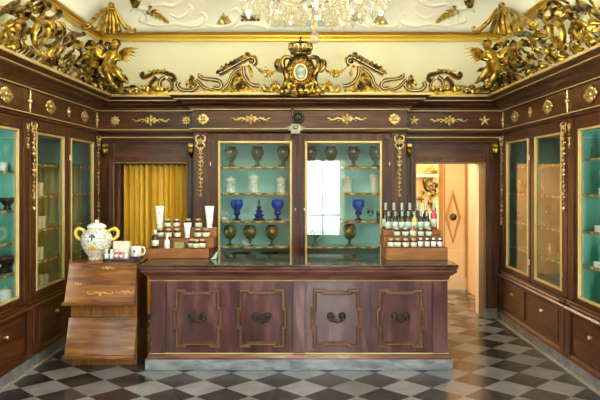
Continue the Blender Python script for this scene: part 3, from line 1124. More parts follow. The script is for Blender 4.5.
# ---- side wall cabinets
def side_cabinet(s, y0, y1, doors, shelves, label, pil=None, drawers=()):
    nm = 'wall_cabinet'
    r = thing(nm, label, 'cabinet', (XC + s * FACE, (y0 + y1) / 2, 0))

    def X(h):
        return XC + s * h

    def bx(mb, h0, h1, ya, yb, z0, z1):
        mb.box(X(h0), X(h1), ya, yb, z0, z1)

    def sb(mb, a0, a1, d0, d1, z0, z1):
        mb.box(X(d0), X(d1), a0, a1, z0, z1)
    b = MB()
    bx(b, FACE + 0.004, LOW - 0.005, y0, y0 + 0.05, 0.1, 2.27)
    bx(b, FACE + 0.004, LOW - 0.005, y1 - 0.05, y1, 0.1, 2.27)
    bx(b, FACE + 0.004, LOW - 0.005, y0 + 0.05, y1 - 0.05, 2.21, 2.27)
    bx(b, FACE + 0.002, FACE + 0.03, y0, y1, 2.165, 2.272)
    bx(b, FACE - 0.02, LOW - 0.005, y0, y1, 0.1, 0.60)
    # stiles between the doors
    edges = [y0] + [e for d in doors for e in d] + [y1]
    for k in range(0, len(edges), 2):
        bx(b, FACE + 0.002, FACE + 0.03, edges[k], edges[k + 1], 0.6, 2.165)
    b.build('carcass', 'wood_z', r, bev=0.003)
    b = MB()
    bx(b, LOW - 0.03, LOW - 0.006, y0 + 0.05, y1 - 0.05, 0.6, 2.21)
    bx(b, FACE + 0.04, LOW - 0.03, y0 + 0.05, y0 + 0.06, 0.6, 2.21)
    bx(b, FACE + 0.04, LOW - 0.03, y1 - 0.06, y1 - 0.05, 0.6, 2.21)
    bx(b, FACE + 0.04, LOW - 0.03, y0 + 0.06, y1 - 0.06, 0.6, 0.612)
    bx(b, FACE + 0.04, LOW - 0.03, y0 + 0.06, y1 - 0.06, 2.2, 2.21)
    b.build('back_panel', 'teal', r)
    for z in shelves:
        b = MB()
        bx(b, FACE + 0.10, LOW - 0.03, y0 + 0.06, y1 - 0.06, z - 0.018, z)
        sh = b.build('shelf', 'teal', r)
        b = MB()
        bx(b, FACE + 0.085, FACE + 0.10, y0 + 0.06, y1 - 0.06, z - 0.022, z + 0.002)
        n = int((y1 - y0) / 0.16)
        b.mat = 1
        for k in range(n):
            b.ell((X(FACE + 0.088), y0 + 0.06 + (k + 0.5) * (y1 - y0 - 0.12) / n, z - 0.008), (0.012, 0.03, 0.013), 8, 5)
        b.build('gilt_edge', ['gold_line', 'gold_pale'], sh)
    for (a, c) in doors:
        b = MB()
        ring(b, a - 0.05, c + 0.05, 0.615, 2.19, 0.052, FACE - 0.004, FACE + 0.02, sb)
        dr = b.build('door', 'wood_z', r, bev=0.003)
        b = MB()
        ring(b, a, c, 0.67, 2.16, 0.021, FACE - 0.016, FACE + 0.012, sb)
        b.build('gilt_frame', 'gold_bead', dr, bev=0.005)
        b = MB()
        bx(b, FACE + 0.004, FACE + 0.008, a + 0.02, c - 0.02, 0.68, 2.15)
        b.build('glass_pane', 'pane', dr)
        for z in (1.95, 0.83):
            b = MB()
            bx(b, FACE - 0.012, FACE, (a - 0.035), (a - 0.02), z - 0.028, z + 0.028)
            b.build('escutcheon', 'ivory', dr)
    # base with mouldings
    b = MB()
    b.T = None
    pr = [(0, 0.53), (0.028, 0.535), (0.034, 0.55), (0.022, 0.565), (0.022, 0.585), (0.010, 0.595), (0.010, 0.615), (0, 0.62)]
    pth = [(X(FACE - 0.02), y0), (X(FACE - 0.02), y1)] if s < 0 else [(X(FACE - 0.02), y1), (X(FACE - 0.02), y0)]
    b.sweep(pr, pth)
    b.sweep([(0, 0.10), (0.024, 0.10), (0.024, 0.125), (0.008, 0.15), (0, 0.15)], pth)
    b.build('base_moulding', 'wood_y', r)
    for (a, c) in drawers:
        b = MB()
        bx(b, FACE - 0.034, FACE - 0.02, a, c, 0.19, 0.50)
        dw = b.build('drawer', 'wood_y', r, bev=0.005)
        b = MB()
        bx(b, FACE - 0.052, FACE - 0.034, (a + c) / 2 - 0.012, (a + c) / 2 + 0.012, 0.395, 0.412)
        b.ell((X(FACE - 0.055), (a + c) / 2, 0.403), (0.012, 0.017, 0.017))
        b.build('knob', 'gold_pale', dw)
    b = MB()
    bx(b, FACE - 0.045, LOW - 0.005, y0, y1, 0.012, 0.1)
    b.mat = 1
    bx(b, FACE - 0.075, LOW - 0.005, y0, y1, 0.0, 0.012)
    b.build('plinth', ['kerb', 'kerb_edge'], r, bev=0.003)
    for (py, v1, v0, hw) in (pil or ()):
        b = MB()
        bx(b, FACE - 0.012, FACE + 0.01, py - 0.06, py + 0.06, 0.625, 2.272)
        bx(b, FACE - 0.042, FACE - 0.02, py - 0.055, py + 0.055, 0.1, 0.60)
        p = b.build('pilaster', 'wood_z', r, bev=0.004)
        b = MB()
        b.T = stretch_u(frame_side(s, FACE - 0.011), py, 1.75)
        strip_mount(b, py, v1, v0, hw)
        b.build('gilt_mount', 'gold_pale', p)
    return r


SH_B = SHZ
for s, side in ((-1, 'left'), (1, 'right')):
    far_lab = ('tall walnut wall cabinet beside the curtained doorway, paired glass doors over teal shelves' if s < 0 else
               'tall walnut wall cabinet beside the open doorway, paired glass doors over teal shelves')
    near_lab = ('walnut wall cabinet at the left edge holding a framed card and dark boxes' if s < 0 else
                'walnut wall cabinet at the right edge holding white tubes and cartons')
    side_cabinet(s, 6.04, 8.14, [(6.18, 6.90), (7.10, 7.86)], SH_B, far_lab,
                 [(6.10, 2.24, 1.40, 0.032), (8.02, 2.24, 1.15, 0.036)], [(6.2, 7.0), (7.15, 7.9)])
    side_cabinet(s, 4.05, 6.03, [(4.22, 4.92), (5.08, 5.80)],
                 (1.79, 1.44, 1.16, 0.88) if s < 0 else (1.90, 1.585, 1.26, 0.953), near_lab,
                 [(5.965, 2.22, 2.0, 0.016)], [(4.2, 4.95), (5.1, 5.85)])
# plain dado of the same walnut along the walls nearer the camera is out of frame

# ================================================================ THE COUNTER
KX0, KX1 = -1.385, 1.295
KF = 5.975
KB = 6.66
KZ = 0.895
KC = (KX0 + KX1) / 2
cnt = thing('shop_counter', 'long walnut shop counter with four framed panels, bronze handles and a dark polished top', 'counter', (KC, (KF + KB) / 2, 0))
b = MB()
b.box(KX0, KX1, KF, KB, 0.1, 0.93)
b.build('body', 'counter_z', cnt, bev=0.004)
b = MB()
b.box(KX0 - 0.045, KX1 + 0.045, KF - 0.045, KB + 0.02, 0.0, 0.095)
b.box(KX0 + 1.27, KX0 + 1.41, KF - 0.056, KF - 0.04, 0.0, 0.095)
b.build('plinth', 'marble', cnt, bev=0.006)
# mouldings run round front and both ends
kp = [(KX0, KB), (KX0, KF), (KX1, KF), (KX1, KB)]
b = MB()
kp2 = kp[::-1]
kpath = [(KX1, KB), (KX1, KF), (KX0, KF), (KX0, KB)]


def ksweep(mb, prof, d=0.0):
    mb.sweep([(-p, z) for p, z in prof], [(KX1 + d, KB), (KX1 + d, KF - d), (KX0 - d, KF - d), (KX0 - d, KB)])


b = MB()
ksweep(b, [(-0.02, 0.805), (0.012, 0.81), (0.020, 0.832), (0.026, 0.848), (0.040, 0.852), (0.052, 0.866), (0.074, 0.886), (0.076, 0.902), (0.068, 0.908), (0.082, 0.918), (0.084, 0.935), (-0.02, 0.935)])
ksweep(b, [(-0.01, 0.095), (0.036, 0.095), (0.034, 0.112), (0.012, 0.135), (-0.01, 0.14)])
b.build('moulding', 'counter_dark', cnt)
b = MB()
ksweep(b, [(-0.01, 0.798), (0.014, 0.798), (0.016, 0.805), (-0.01, 0.806)])
ksweep(b, [(-0.01, 0.140), (0.013, 0.140), (0.012, 0.146), (-0.01, 0.147)])
b.build('gilt_bead', 'gold_bead', cnt)
b = MB()
b.box(KX0 - 0.085, KX1 + 0.085, KF - 0.095, KB + 0.06, 0.935, 0.955)
b.build('countertop', 'top', cnt, bev=0.006)
# pilasters
for x0, x1 in ((KX0, KX0 + 0.135), (KX0 + 1.285, KX0 + 1.395), (KX1 - 0.135, KX1)):
    b = MB()
    b.box(x0, x1, KF - 0.026, KF, 0.148, 0.80)
    b.build('pilaster', 'counter_z', cnt, bev=0.004)


def ear_frame(x0, x1, z0, z1):
    """panel outline with a stepped ear in the middle of each side"""
    xm, zm, e, hw, hz = (x0 + x1) / 2, (z0 + z1) / 2, 0.022, 0.085, 0.115
    return [(x0, z0), (xm - hw, z0), (xm - hw, z0 + e), (xm + hw, z0 + e), (xm + hw, z0), (x1, z0), (x1, zm - hz), (x1 - e, zm - hz),
            (x1 - e, zm + hz), (x1, zm + hz), (x1, z1), (xm + hw, z1), (xm + hw, z1 - e), (xm - hw, z1 - e), (xm - hw, z1), (x0, z1),
            (x0, zm + hz), (x0 + e, zm + hz), (x0 + e, zm - hz), (x0, zm - hz)]


def ear_out(x0, x1, z0, z1):
    xm, zm, e, hw, hz = (x0 + x1) / 2, (z0 + z1) / 2, 0.02, 0.10, 0.10
    return [(x0, z0), (xm - hw, z0), (xm - hw, z0 + e), (xm + hw, z0 + e), (xm + hw, z0), (x1, z0), (x1, zm - hz), (x1 + e, zm - hz),
            (x1 + e, zm + hz), (x1, zm + hz), (x1, z1), (xm + hw, z1), (xm + hw, z1 - e), (xm - hw, z1 - e), (xm - hw, z1), (x0, z1),
            (x0, zm + hz), (x0 - e, zm + hz), (x0 - e, zm - hz), (x0, zm - hz)]


def poly_moulding(mb, poly, prof, Y):
    """moulding profile (inset, relief) carried round a closed outline in the x-z plane"""
    n, m = len(poly), len(prof)
    vs, fs = [], []
    for i in range(n):
        p0, p1, p2 = Vector(poly[i - 1]), Vector(poly[i]), Vector(poly[(i + 1) % n])
        d0, d1 = (p1 - p0).normalized(), (p2 - p1).normalized()
        n0, n1 = Vector((-d0.y, d0.x)), Vector((-d1.y, d1.x))
        o = (n0 + n1) / max(0.3, 1 + n0.dot(n1))
        for q, w in prof:
            vs.append((p1.x + o.x * q, Y - w, p1.y + o.y * q))
    for i in range(n):
        j = (i + 1) % n
        for k in range(m):
            k2 = (k + 1) % m
            fs.append((i * m + k, i * m + k2, j * m + k2, j * m + k))
    mb.add(vs, fs)


def bail_handle(cx, cz, par):
    b = MB()
    Y = KF - 0.02
    for sg in (-1, 1):
        b.ell((cx + sg * 0.052, Y - 0.004, cz + 0.018), (0.026, 0.012, 0.026), 10, 6)
        flb = MB()
        b.tube([(cx + sg * (0.052 + 0.03 * math.cos(a)), Y - 0.012, cz + 0.018 + 0.026 * math.sin(a)) for a in [k * PI / 6 for k in range(-2, 9)]],
               0.006, 6, True)
        b.ell((cx + sg * 0.06, Y - 0.008, cz - 0.012), (0.014, 0.010, 0.022), 8, 5)
    pts = catmull([(cx - 0.058, Y - 0.02, cz + 0.012), (cx - 0.060, Y - 0.028, cz - 0.018), (cx - 0.036, Y - 0.03, cz - 0.034),
                   (cx - 0.014, Y - 0.03, cz - 0.024), (cx, Y - 0.032, cz - 0.036), (cx + 0.014, Y - 0.03, cz - 0.024),
                   (cx + 0.036, Y - 0.03, cz - 0.034), (cx + 0.060, Y - 0.028, cz - 0.018), (cx + 0.058, Y - 0.02, cz + 0.012)], 5)
    b.tube(pts, 0.0075, 7)
    b.ell((cx, Y - 0.034, cz - 0.032), (0.014, 0.010, 0.014))
    b.ell((cx - 0.03, Y - 0.028, cz + 0.004), (0.012, 0.008, 0.010))
    b.ell((cx + 0.03, Y - 0.028, cz + 0.004), (0.012, 0.008, 0.010))
    b.build('bronze_handle', 'bronze', par)


# four fields, each one veneered leaf with a raised frame and a bail handle
fields = ((KX0 + 0.14, -0.667), (-0.663, KX0 + 1.28), (KX0 + 1.40, 0.600), (0.604, KX1 - 0.14))
frames = ((175.5, 220.5), (239, 285), (312.7, 360), (378, 422.5))
for (f0, f1), (p0, p1) in zip(fields, frames):
    b = MB()
    b.box(f0, f1, KF - 0.006, KF, 0.155, 0.792)
    fd = b.build('panel', 'counter_z', cnt, bev=0.002)
    x0, x1 = (p0 - CX) * KF / FPX, (p1 - CX) * KF / FPX
    z0, z1 = 0.195, 0.728
    b = MB()
    pl = ear_out(x0, x1, z0, z1)
    poly_moulding(b, pl, [(0, 0.004), (0.004, 0.022), (0.013, 0.030), (0.020, 0.022), (0.028, 0.024), (0.036, 0.012), (0.036, 0.004)], KF)
    b.build('frame_moulding', 'frame_brown', fd)
    b = MB()
    poly_moulding(b, pl, [(0.010, 0.024), (0.011, 0.032), (0.015, 0.032), (0.016, 0.024)], KF)
    b.build('gilt_line', 'gilt_dim', fd)
    bail_handle((x0 + x1) / 2, 0.468, fd)
# ================================================================ THE SLOPING-FRONT STAND AND WHAT STANDS ON IT
SX0, SX1, SYF, SYB, SZ = -2.155, -1.545, 6.10, 6.52, 0.944
std = thing('display_stand', 'honey-coloured wooden stand with two sloping inlaid flaps left of the counter', 'stand', ((SX0 + SX1) / 2, (SYF + SYB) / 2, 0))
b = MB()
b.box(SX0, SX1, SYF, SYB, 0.0, SZ - 0.02)
b.build('body', 'stand_z', std, bev=0.004)
b = MB()
b.box(SX0 - 0.012, SX1 + 0.012, SYF - 0.015, SYB, SZ - 0.02, SZ)
b.build('top', 'stand', std, bev=0.004)
for zt, zb in ((0.925, 0.602), (0.445, 0.124)):
    yl = 5.955
    b = MB()
    b.hexa([(SX0 - 0.01, SYF - 0.004, zt), (SX1 + 0.01, SYF - 0.004, zt), (SX1 + 0.01, SYF - 0.024, zt), (SX0 - 0.01, SYF - 0.024, zt)],
           [(SX0 - 0.01, yl + 0.024, zb), (SX1 + 0.01, yl + 0.024, zb), (SX1 + 0.01, yl, zb), (SX0 - 0.01, yl, zb)])
    fl = b.build('flap', 'stand', std, bev=0.003)
    b = MB()
    b.box(SX0 - 0.022, SX1 + 0.022, yl - 0.035, yl + 0.03, zb - 0.022, zb + 0.006)
    b.build('ledge', 'stand', fl, bev=0.004)
    b = MB()
    for x in (SX0 + 0.03, SX1 - 0.03):
        b.hexa([(x - 0.012, SYF - 0.002, zt - 0.02), (x + 0.012, SYF - 0.002, zt - 0.02), (x + 0.012, SYF - 0.002, zb), (x - 0.012, SYF - 0.002, zb)],
               [(x - 0.012, SYF - 0.02, zt - 0.03), (x + 0.012, SYF - 0.02, zt - 0.03), (x + 0.012, yl + 0.02, zb + 0.004), (x - 0.012, yl + 0.02, zb + 0.004)])
    b.build('bracket', 'stand_z', fl)
    if zt > 0.8:
        # leaf scroll inlays
        def fT(u, v, w, zt=zt, zb=zb, yl=yl):
            t = (zt - v) / (zt - zb)
            return (u, (SYF - 0.024) * (1 - t) + yl * t - w, v)
        xm = (SX0 + SX1) / 2
        for cx, cz, sc in ((xm, 0.68, 0.13), (xm + 0.225, 0.69, 0.09), (xm - 0.225, 0.76, 0.05), (xm + 0.05, 0.90, 0.06)):
            b = MB()
            b.T = fT
            for sg in (-1, 1):
                b.tube([(p[0], p[1], 0.001) for p in place2(S_P, (cx + sg * sc * 0.45, cz), sc * 0.9, 0.2 * sg, sg)], 0.004, 5, True, 0.5)
                b.ell((cx + sg * sc * 0.25, cz + 0.01, 0.001), (sc * 0.2, 0.008, 0.002), 8, 5)
            b.ell((cx, cz, 0.001), (sc * 0.12, sc * 0.14, 0.003), 8, 5)
            b.build('inlay', 'inlay', fl)

# big maiolica jar
jx, jy, jz = -1.985, 6.32, SZ
jar = thing('maiolica_jar', 'big white maiolica jar with yellow scroll handles and painted flowers on the wooden stand', 'jar', (jx, jy, jz))
b = MB()
b.lathe([(0.075, 0.0), (0.08, 0.012), (0.078, 0.03), (0.085, 0.045), (0.115, 0.085), (0.142, 0.14), (0.150, 0.19), (0.146, 0.225),
         (0.125, 0.262), (0.098, 0.285), (0.082, 0.296), (0.080, 0.31)], (jx, jy, jz), 36)
b.build('body', 'majolica', jar)
b = MB()
b.lathe([(0.083, 0.305), (0.092, 0.312), (0.090, 0.325), (0.075, 0.338), (0.045, 0.352), (0.018, 0.358), (0.016, 0.366), (0.020, 0.374), (0.012, 0.384), (0.002, 0.386)],
        (jx, jy, jz), 28)
b.build('lid', 'maj_white', jar)
for sg in (-1, 1):
    b = MB()
    pts = catmull([(jx + sg * 0.10, jy, jz + 0.268), (jx + sg * 0.135, jy, jz + 0.288), (jx + sg * 0.175, jy, jz + 0.298), (jx + sg * 0.202, jy, jz + 0.27), (jx + sg * 0.198, jy, jz + 0.23),
                   (jx + sg * 0.170, jy, jz + 0.20), (jx + sg * 0.142, jy, jz + 0.195)], 6)
    n = len(pts)
    b.tube(pts, [0.012 + 0.006 * math.sin(PI * i / (n - 1)) + 0.003 * math.sin(i * 1.9) for i in range(n)], 9)
    b.ell((jx + sg * 0.176, jy, jz + 0.302), (0.016, 0.014, 0.016))
    b.ell((jx + sg * 0.118, jy - 0.02, jz + 0.262), (0.014, 0.014, 0.022))
    b.build('handle', 'maj_yellow', jar)


def jar_T(u, v, w):
    # wraps a motif round the belly
    prof = [(0.0, 0.08), (0.045, 0.085), (0.085, 0.115), (0.14, 0.142), (0.19, 0.150), (0.225, 0.146), (0.262, 0.125), (0.29, 0.09)]
    r = 0.09
    for (z0, r0), (z1, r1) in zip(prof, prof[1:]):
        if z0 <= v <= z1:
            r = r0 + (r1 - r0) * (v - z0) / (z1 - z0)
    a = u / 0.14
    return (jx + (r + w) * math.sin(a), jy - (r + w) * math.cos(a), jz + v)


b = MB()
b.T = jar_T
flower(b, (0, 0.125), 0.032, 0.001, 7, 0.2)
for sg in (-1, 1):
    b.tube([(sg * 0.03, 0.112, 0.002), (sg * 0.08, 0.105, 0.002), (sg * 0.13, 0.115, 0.002)], 0.006, 6, True, 0.5)
flower(b, (0, 0.06), 0.02, 0.001, 3, PI / 6)
b.build('painted_flower', 'maj_orange', jar)
b = MB()
b.T = jar_T
b.ell((0, 0.24, 0.001), (0.02, 0.014, 0.004))
b.ell((0, 0.218, 0.001), (0.009, 0.026, 0.004))
for sg in (-1, 1):
    b.ell((sg * 0.02, 0.232, 0.001), (0.012, 0.01, 0.003))
b.build('painted_crest', 'maj_blue', jar)

# black tray with five sample bottles, a box and a mug
ty = 6.18
tray = thing('sample_tray', 'low black tray of sample bottles on the wooden stand', 'tray', (-1.70, ty, SZ))
b = MB()
tx0, tx1 = at(104, 0, ty)[0], at(140.5, 0, ty)[0]
b.box(tx0, tx1 - 0.045, ty - 0.035, ty + 0.11, SZ, SZ + 0.012)
b.box(tx0, tx1 - 0.045, ty - 0.035, ty - 0.029, SZ + 0.012, SZ + 0.03)
b.box(tx0, tx0 + 0.006, ty - 0.029, ty + 0.11, SZ + 0.012, SZ + 0.03)
b.box(tx1 - 0.098, tx1 - 0.0, ty + 0.0, ty + 0.11, SZ + 0.012, SZ + 0.045)
b.build('tray_body', 'black', tray, bev=0.002)


# ---- bottle kinds (each built once, then copied)
def bottle_kind(name, cat, prof, m_body, cap, m_cap, lab, m_lab, seg=14):
    """prof: (r, z) glass outline; cap: (r, z0, z1); lab: (r, z0, z1)"""
    r = thing(name, 'x', cat, (0, 0, -50))
    b = MB()
    b.lathe(prof, (0, 0, -50), seg)
    b.build('glass_body', m_body, r)
    if cap:
        b = MB()
        b.lathe([(cap[0] * 0.96, cap[1]), (cap[0], cap[1] + 0.002), (cap[0], cap[2] - 0.002), (cap[0] * 0.9, cap[2])], (0, 0, -50), seg, False)
        b.build('cap', m_cap, r)
    if lab:
        b = MB()
        b.lathe([(lab[0], lab[1]), (lab[0] + 0.0012, lab[1]), (lab[0] + 0.0012, lab[2]), (lab[0], lab[2])], (0, 0, -50), seg)
        b.build('label', m_lab, r)
    return r


def jar_prof(r, h):
    return [(r * 0.92, 0), (r, 0.004), (r, h * 0.68), (r * 0.85, h * 0.78), (r * 0.62, h * 0.82), (r * 0.62, h * 0.88)]


def bot_prof(r, h):
    return [(r * 0.92, 0), (r, 0.004), (r, h * 0.50), (r * 0.9, h * 0.56), (r * 0.5, h * 0.66), (r * 0.36, h * 0.72), (r * 0.34, h * 0.86)]


def wine_prof(r, h):
    return [(r * 0.92, 0), (r, 0.005), (r, h * 0.52), (r * 0.92, h * 0.58), (r * 0.5, h * 0.68), (r * 0.38, h * 0.74), (r * 0.36, h * 0.80)]


PROTO = {}


class Kind:
    """first use moves the prototype, later uses copy it"""
    def __init__(self, *a, **k):
        self.a, self.k, self.r = a, k, None

    def put(self, loc, label, group, rotz=0.0):
        if self.r is None:
            self.r = bottle_kind(*self.a, **self.k)
            self.r.location = loc
            self.r.rotation_euler = (0, 0, rotz)
            self.r['label'] = label
            self.r['group'] = group
            ORG[self.r.name] = Vector(loc)
            return self.r
        return dup(self.r, loc, label, rotz, group=group)


K_mini = Kind('sample_bottle', 'bottle', [(0.016, 0), (0.0175, 0.003), (0.0175, 0.070), (0.014, 0.078), (0.009, 0.082)], 'jar_plain', (0.012, 0.080, 0.105), 'white',
              (0.0178, 0.012, 0.062), 'white')
K_mini_red = Kind('sample_bottle', 'bottle', [(0.016, 0), (0.0175, 0.003), (0.0175, 0.070), (0.014, 0.078), (0.009, 0.082)], 'rose_liquid', (0.012, 0.080, 0.105), 'white',
                  (0.0178, 0.028, 0.056), 'white')
for k, px in enumerate((106.6, 111.4, 116.2, 121, 125.8)):
    x = at(px, 0, ty)[0]
    lab = ('white sample bottle at the jar end of the black tray row', 'white sample bottle next to the jar-end one in the black tray row',
           'red-sided sample bottle in the middle of the black tray', 'red-sided sample bottle between the middle one and the mug-end one in the tray',
           'white sample bottle at the mug end of the black tray row')[k]
    (K_mini_red if k in (2, 3) else K_mini).put((x, ty - 0.005, SZ + 0.012), lab, 'sample bottles in the black tray')
b = MB()
x0, x1 = at(113, 0, 6.25)[0], at(130, 0, 6.25)[0]
b.hexa([(x0, 6.235, SZ + 0.0125), (x1 - 0.0, 6.235, SZ + 0.0125), (x1, 6.262, SZ + 0.0125), (x0, 6.262, SZ + 0.0125)],
       [(x0, 6.245, SZ + 0.185), (x1, 6.245, SZ + 0.185), (x1, 6.272, SZ + 0.185), (x0, 6.272, SZ + 0.185)])
cb = b.build('gift_box', 'paper', origin=((x0 + x1) / 2, 6.25, SZ + 0.0125), bev=0.003)
tag(cb, 'square cream gift box standing behind the sample bottles', 'box')
b = MB()
b.hexa([(x0 + 0.016, 6.2335, SZ + 0.03), (x1 - 0.016, 6.2335, SZ + 0.03), (x1 - 0.016, 6.237, SZ + 0.03), (x0 + 0.016, 6.237, SZ + 0.03)],
       [(x0 + 0.016, 6.2435, SZ + 0.168), (x1 - 0.016, 6.2435, SZ + 0.168), (x1 - 0.016, 6.247, SZ + 0.168), (x0 + 0.016, 6.247, SZ + 0.168)])
b.build('front_label', 'olive' if False else 'ivory', cb)
mx = at(135.5, 0, 6.22)[0]
mz = SZ + 0.045
mug = thing('mug', 'white mug with a small dark emblem beside the gift box', 'mug', (mx, 6.235, mz))
b = MB()
b.lathe([(0.042, 0), (0.047, 0.004), (0.049, 0.05), (0.050, 0.092), (0.047, 0.094), (0.045, 0.088), (0.044, 0.01), (0.0, 0.008)], (mx, 6.235, mz), 28)
b.build('cup', 'white', mug)
b = MB()
b.tube(catmull([(mx + 0.046, 6.235, mz + 0.078), (mx + 0.072, 6.235, mz + 0.082), (mx + 0.086, 6.235, mz + 0.052), (mx + 0.074, 6.235, mz + 0.02), (mx + 0.046, 6.235, mz + 0.018)], 5), 0.0075, 8)
b.build('handle', 'white', mug)
b = MB()
b.box(mx - 0.004 - 0.003, mx - 0.004 + 0.003, 6.1845, 6.19, mz + 0.034, mz + 0.066)
b.box(mx - 0.018, mx + 0.010, 6.1845, 6.19, mz + 0.047, mz + 0.053)
b.ell((mx - 0.004, 6.187, mz + 0.05), (0.009, 0.003, 0.009))
b.build('emblem', 'black', mug)

# ================================================================ ON THE COUNTER
KT = 0.955


def riser(px0, px1, y0, steps, label, nm='stepped_riser'):
    """steps: list of (px0, px1, y0, y1, z0, z1)"""
    r = thing(nm, label, 'display riser', ((px0 + px1) / 2, y0, KT))
    for k, (a, c, ya, yb, z0, z1) in enumerate(steps):
        b = MB()
        b.box(a, c, ya, yb, z0, z1)
        b.build('step', 'riser', r, bev=0.003)
    return r


# left riser
LY = 6.34
s = LY / FPX
LX0, LX1 = at(143.5, 0, LY)[0], at(208.8, 0, LY)[0]
z1 = KT + 0.093
z2 = z1 + 0.096
z3 = z2 + 0.09
riser(LX0, LX1, LY, [(LX0, LX1, LY, LY + 0.30, KT, z1), (at(149, 0, LY)[0], at(212.5, 0, LY)[0], LY + 0.09, LY + 0.30, z1, z2),
                     (at(157, 0, LY)[0], at(214, 0, LY)[0], LY + 0.18, LY + 0.30, z2, z3)],
      'three-step wooden riser of jars and tubes on the left end of the counter')
yA, yB, yC = LY + 0.045, LY + 0.135, LY + 0.235
G1 = 'jars and bottles on the left counter riser'
K_jar = Kind('cosmetic_jar', 'jar', jar_prof(0.033, 0.088), 'amber', (0.024, 0.072, 0.088), 'cap_gold', (0.0333, 0.008, 0.05), 'paper')
K_dropper = Kind('amber_bottle', 'bottle', [(0.030, 0), (0.033, 0.004), (0.033, 0.108), (0.028, 0.120), (0.014, 0.130), (0.013, 0.142)], 'amber', (0.016, 0.136, 0.176), 'white', (0.0333, 0.026, 0.080), 'white')


def tube_kind(h, w, label, loc, flip=False):
    """squeeze tube standing on its cap: round at the cap, crimped flat at the top"""
    r = thing('squeeze_tube', label, 'tube', loc)
    x, y, z = loc
    b = MB()
    vs, fs = [], []
    n, m = 10, 16
    for i in range(n + 1):
        t = i / n
        rx = w * (0.62 + 0.38 * t)
        ry = w * 0.62 * (1 - t) ** 0.8 + 0.0025
        for k in range(m):
            a = 2 * PI * k / m
            vs.append((x + rx * math.cos(a), y + ry * math.sin(a), z + 0.025 + (h - 0.025) * t))
    for i in range(n):
        for k in range(m):
            k2 = (k + 1) % m
            fs.append((i * m + k, i * m + k2, (i + 1) * m + k2, (i + 1) * m + k))
    fs.append(tuple(range(m - 1, -1, -1)))
    fs.append(tuple(n * m + k for k in range(m)))
    b.add(vs, fs, True)
    b.build('sleeve', 'white', r)
    b = MB()
    b.lathe([(w * 0.60, 0), (w * 0.62, 0.002), (w * 0.60, 0.026)], loc, 16, False)
    b.build('cap', 'white', r)
    b = MB()
    b.ell((x, y - 0.0105 - 0.0, z + h * 0.68), (0.007, 0.006, 0.011), 8, 5)
    b.build('emblem', 'bronze_key', r)
    return r


tube_kind(0.215, 0.046, 'tall white squeeze tube at the curtain end of the top step', (at(159.5, 0, yC)[0], yC, z3))
tube_kind(0.215, 0.046, 'tall white squeeze tube at the cabinet end of the top step', (at(209.5, 0, yC)[0], yC, z3))
tube_kind(0.145, 0.037, 'shorter white squeeze tube in the middle of the second step', (at(187.3, 0, yB)[0], yB, z2))
for px, lab in ((167.5, 'amber jar on the top step beside the curtain-end tube'), (176.5, 'amber jar on the top step, second from the curtain-end tube'),
                (188.3, 'amber jar on the top step behind the short tube'), (198.5, 'amber jar on the top step before the cabinet-end tube')):
    K_jar.put((at(px, 0, yC)[0], yC, z3), lab, G1)
for px, lab in ((160.2, 'amber jar on the second step half hidden behind the amber dropper bottle'), (168.3, 'amber jar on the second step behind the white bottle'),
                (177.2, 'amber jar on the second step behind the olive card'), (198, 'amber jar on the second step right of the short tube'),
                (206, 'amber jar on the second step nearest the cabinet')):
    K_jar.put((at(px, 0, yB)[0], yB, z2), lab, G1)
K_dropper.put((at(155.2, 0, yA)[0], yA, z1), 'amber dropper bottle with white cap and label on the lowest step', G1)
K_wb = Kind('lotion_bottle', 'bottle', bot_prof(0.028, 0.13), 'white', (0.012, 0.10, 0.13), 'white', None, None)
K_wb.put((at(167, 0, yA)[0], yA, z1), 'small white lotion bottle on the lowest step', G1)
for px, dy, lab in ((191.6, 0.008, 'amber jar on the lowest step, nearest the olive card'), (196.5, -0.03, 'amber jar standing in front of two others on the lowest step'),
                    (202, 0.008, 'amber jar on the lowest step, nearest the cabinet')):
    K_jar.put((at(px, 0, yA)[0], yA + dy, z1), lab, G1)
b = MB()
x0, x1 = at(174, 0, yA)[0], at(184, 0, yA)[0]
b.hexa([(x0, yA - 0.02, z1), (x1, yA - 0.02, z1), (x1, yA + 0.03, z1), (x0, yA + 0.03, z1)], [(x0, yA + 0.005, z1 + 0.06), (x1, yA + 0.005, z1 + 0.06), (x1, yA + 0.015, z1 + 0.06), (x0, yA + 0.015, z1 + 0.06)])
tag(b.build('price_card', 'olive', origin=((x0 + x1) / 2, yA, z1)), 'small olive card propped on the lowest step of the left riser', 'card')
# crumpled cellophane packet at the foot of the riser
b = MB()
cx = at(214.3, 0, LY - 0.04)[0]
b.hexa([(cx - 0.03, LY - 0.07, KT), (cx + 0.02, LY - 0.07, KT), (cx + 0.03, LY - 0.03, KT), (cx - 0.02, LY - 0.03, KT)],
       [(cx + 0.01, LY - 0.05, KT + 0.06), (cx + 0.04, LY - 0.055, KT + 0.085), (cx + 0.045, LY - 0.04, KT + 0.08), (cx + 0.012, LY - 0.038, KT + 0.055)])
tag(b.build('foil_packet', 'foil', origin=(cx, LY - 0.05, KT), bev=0.004), 'small silvery packet leaning at the right foot of the left riser', 'packet')

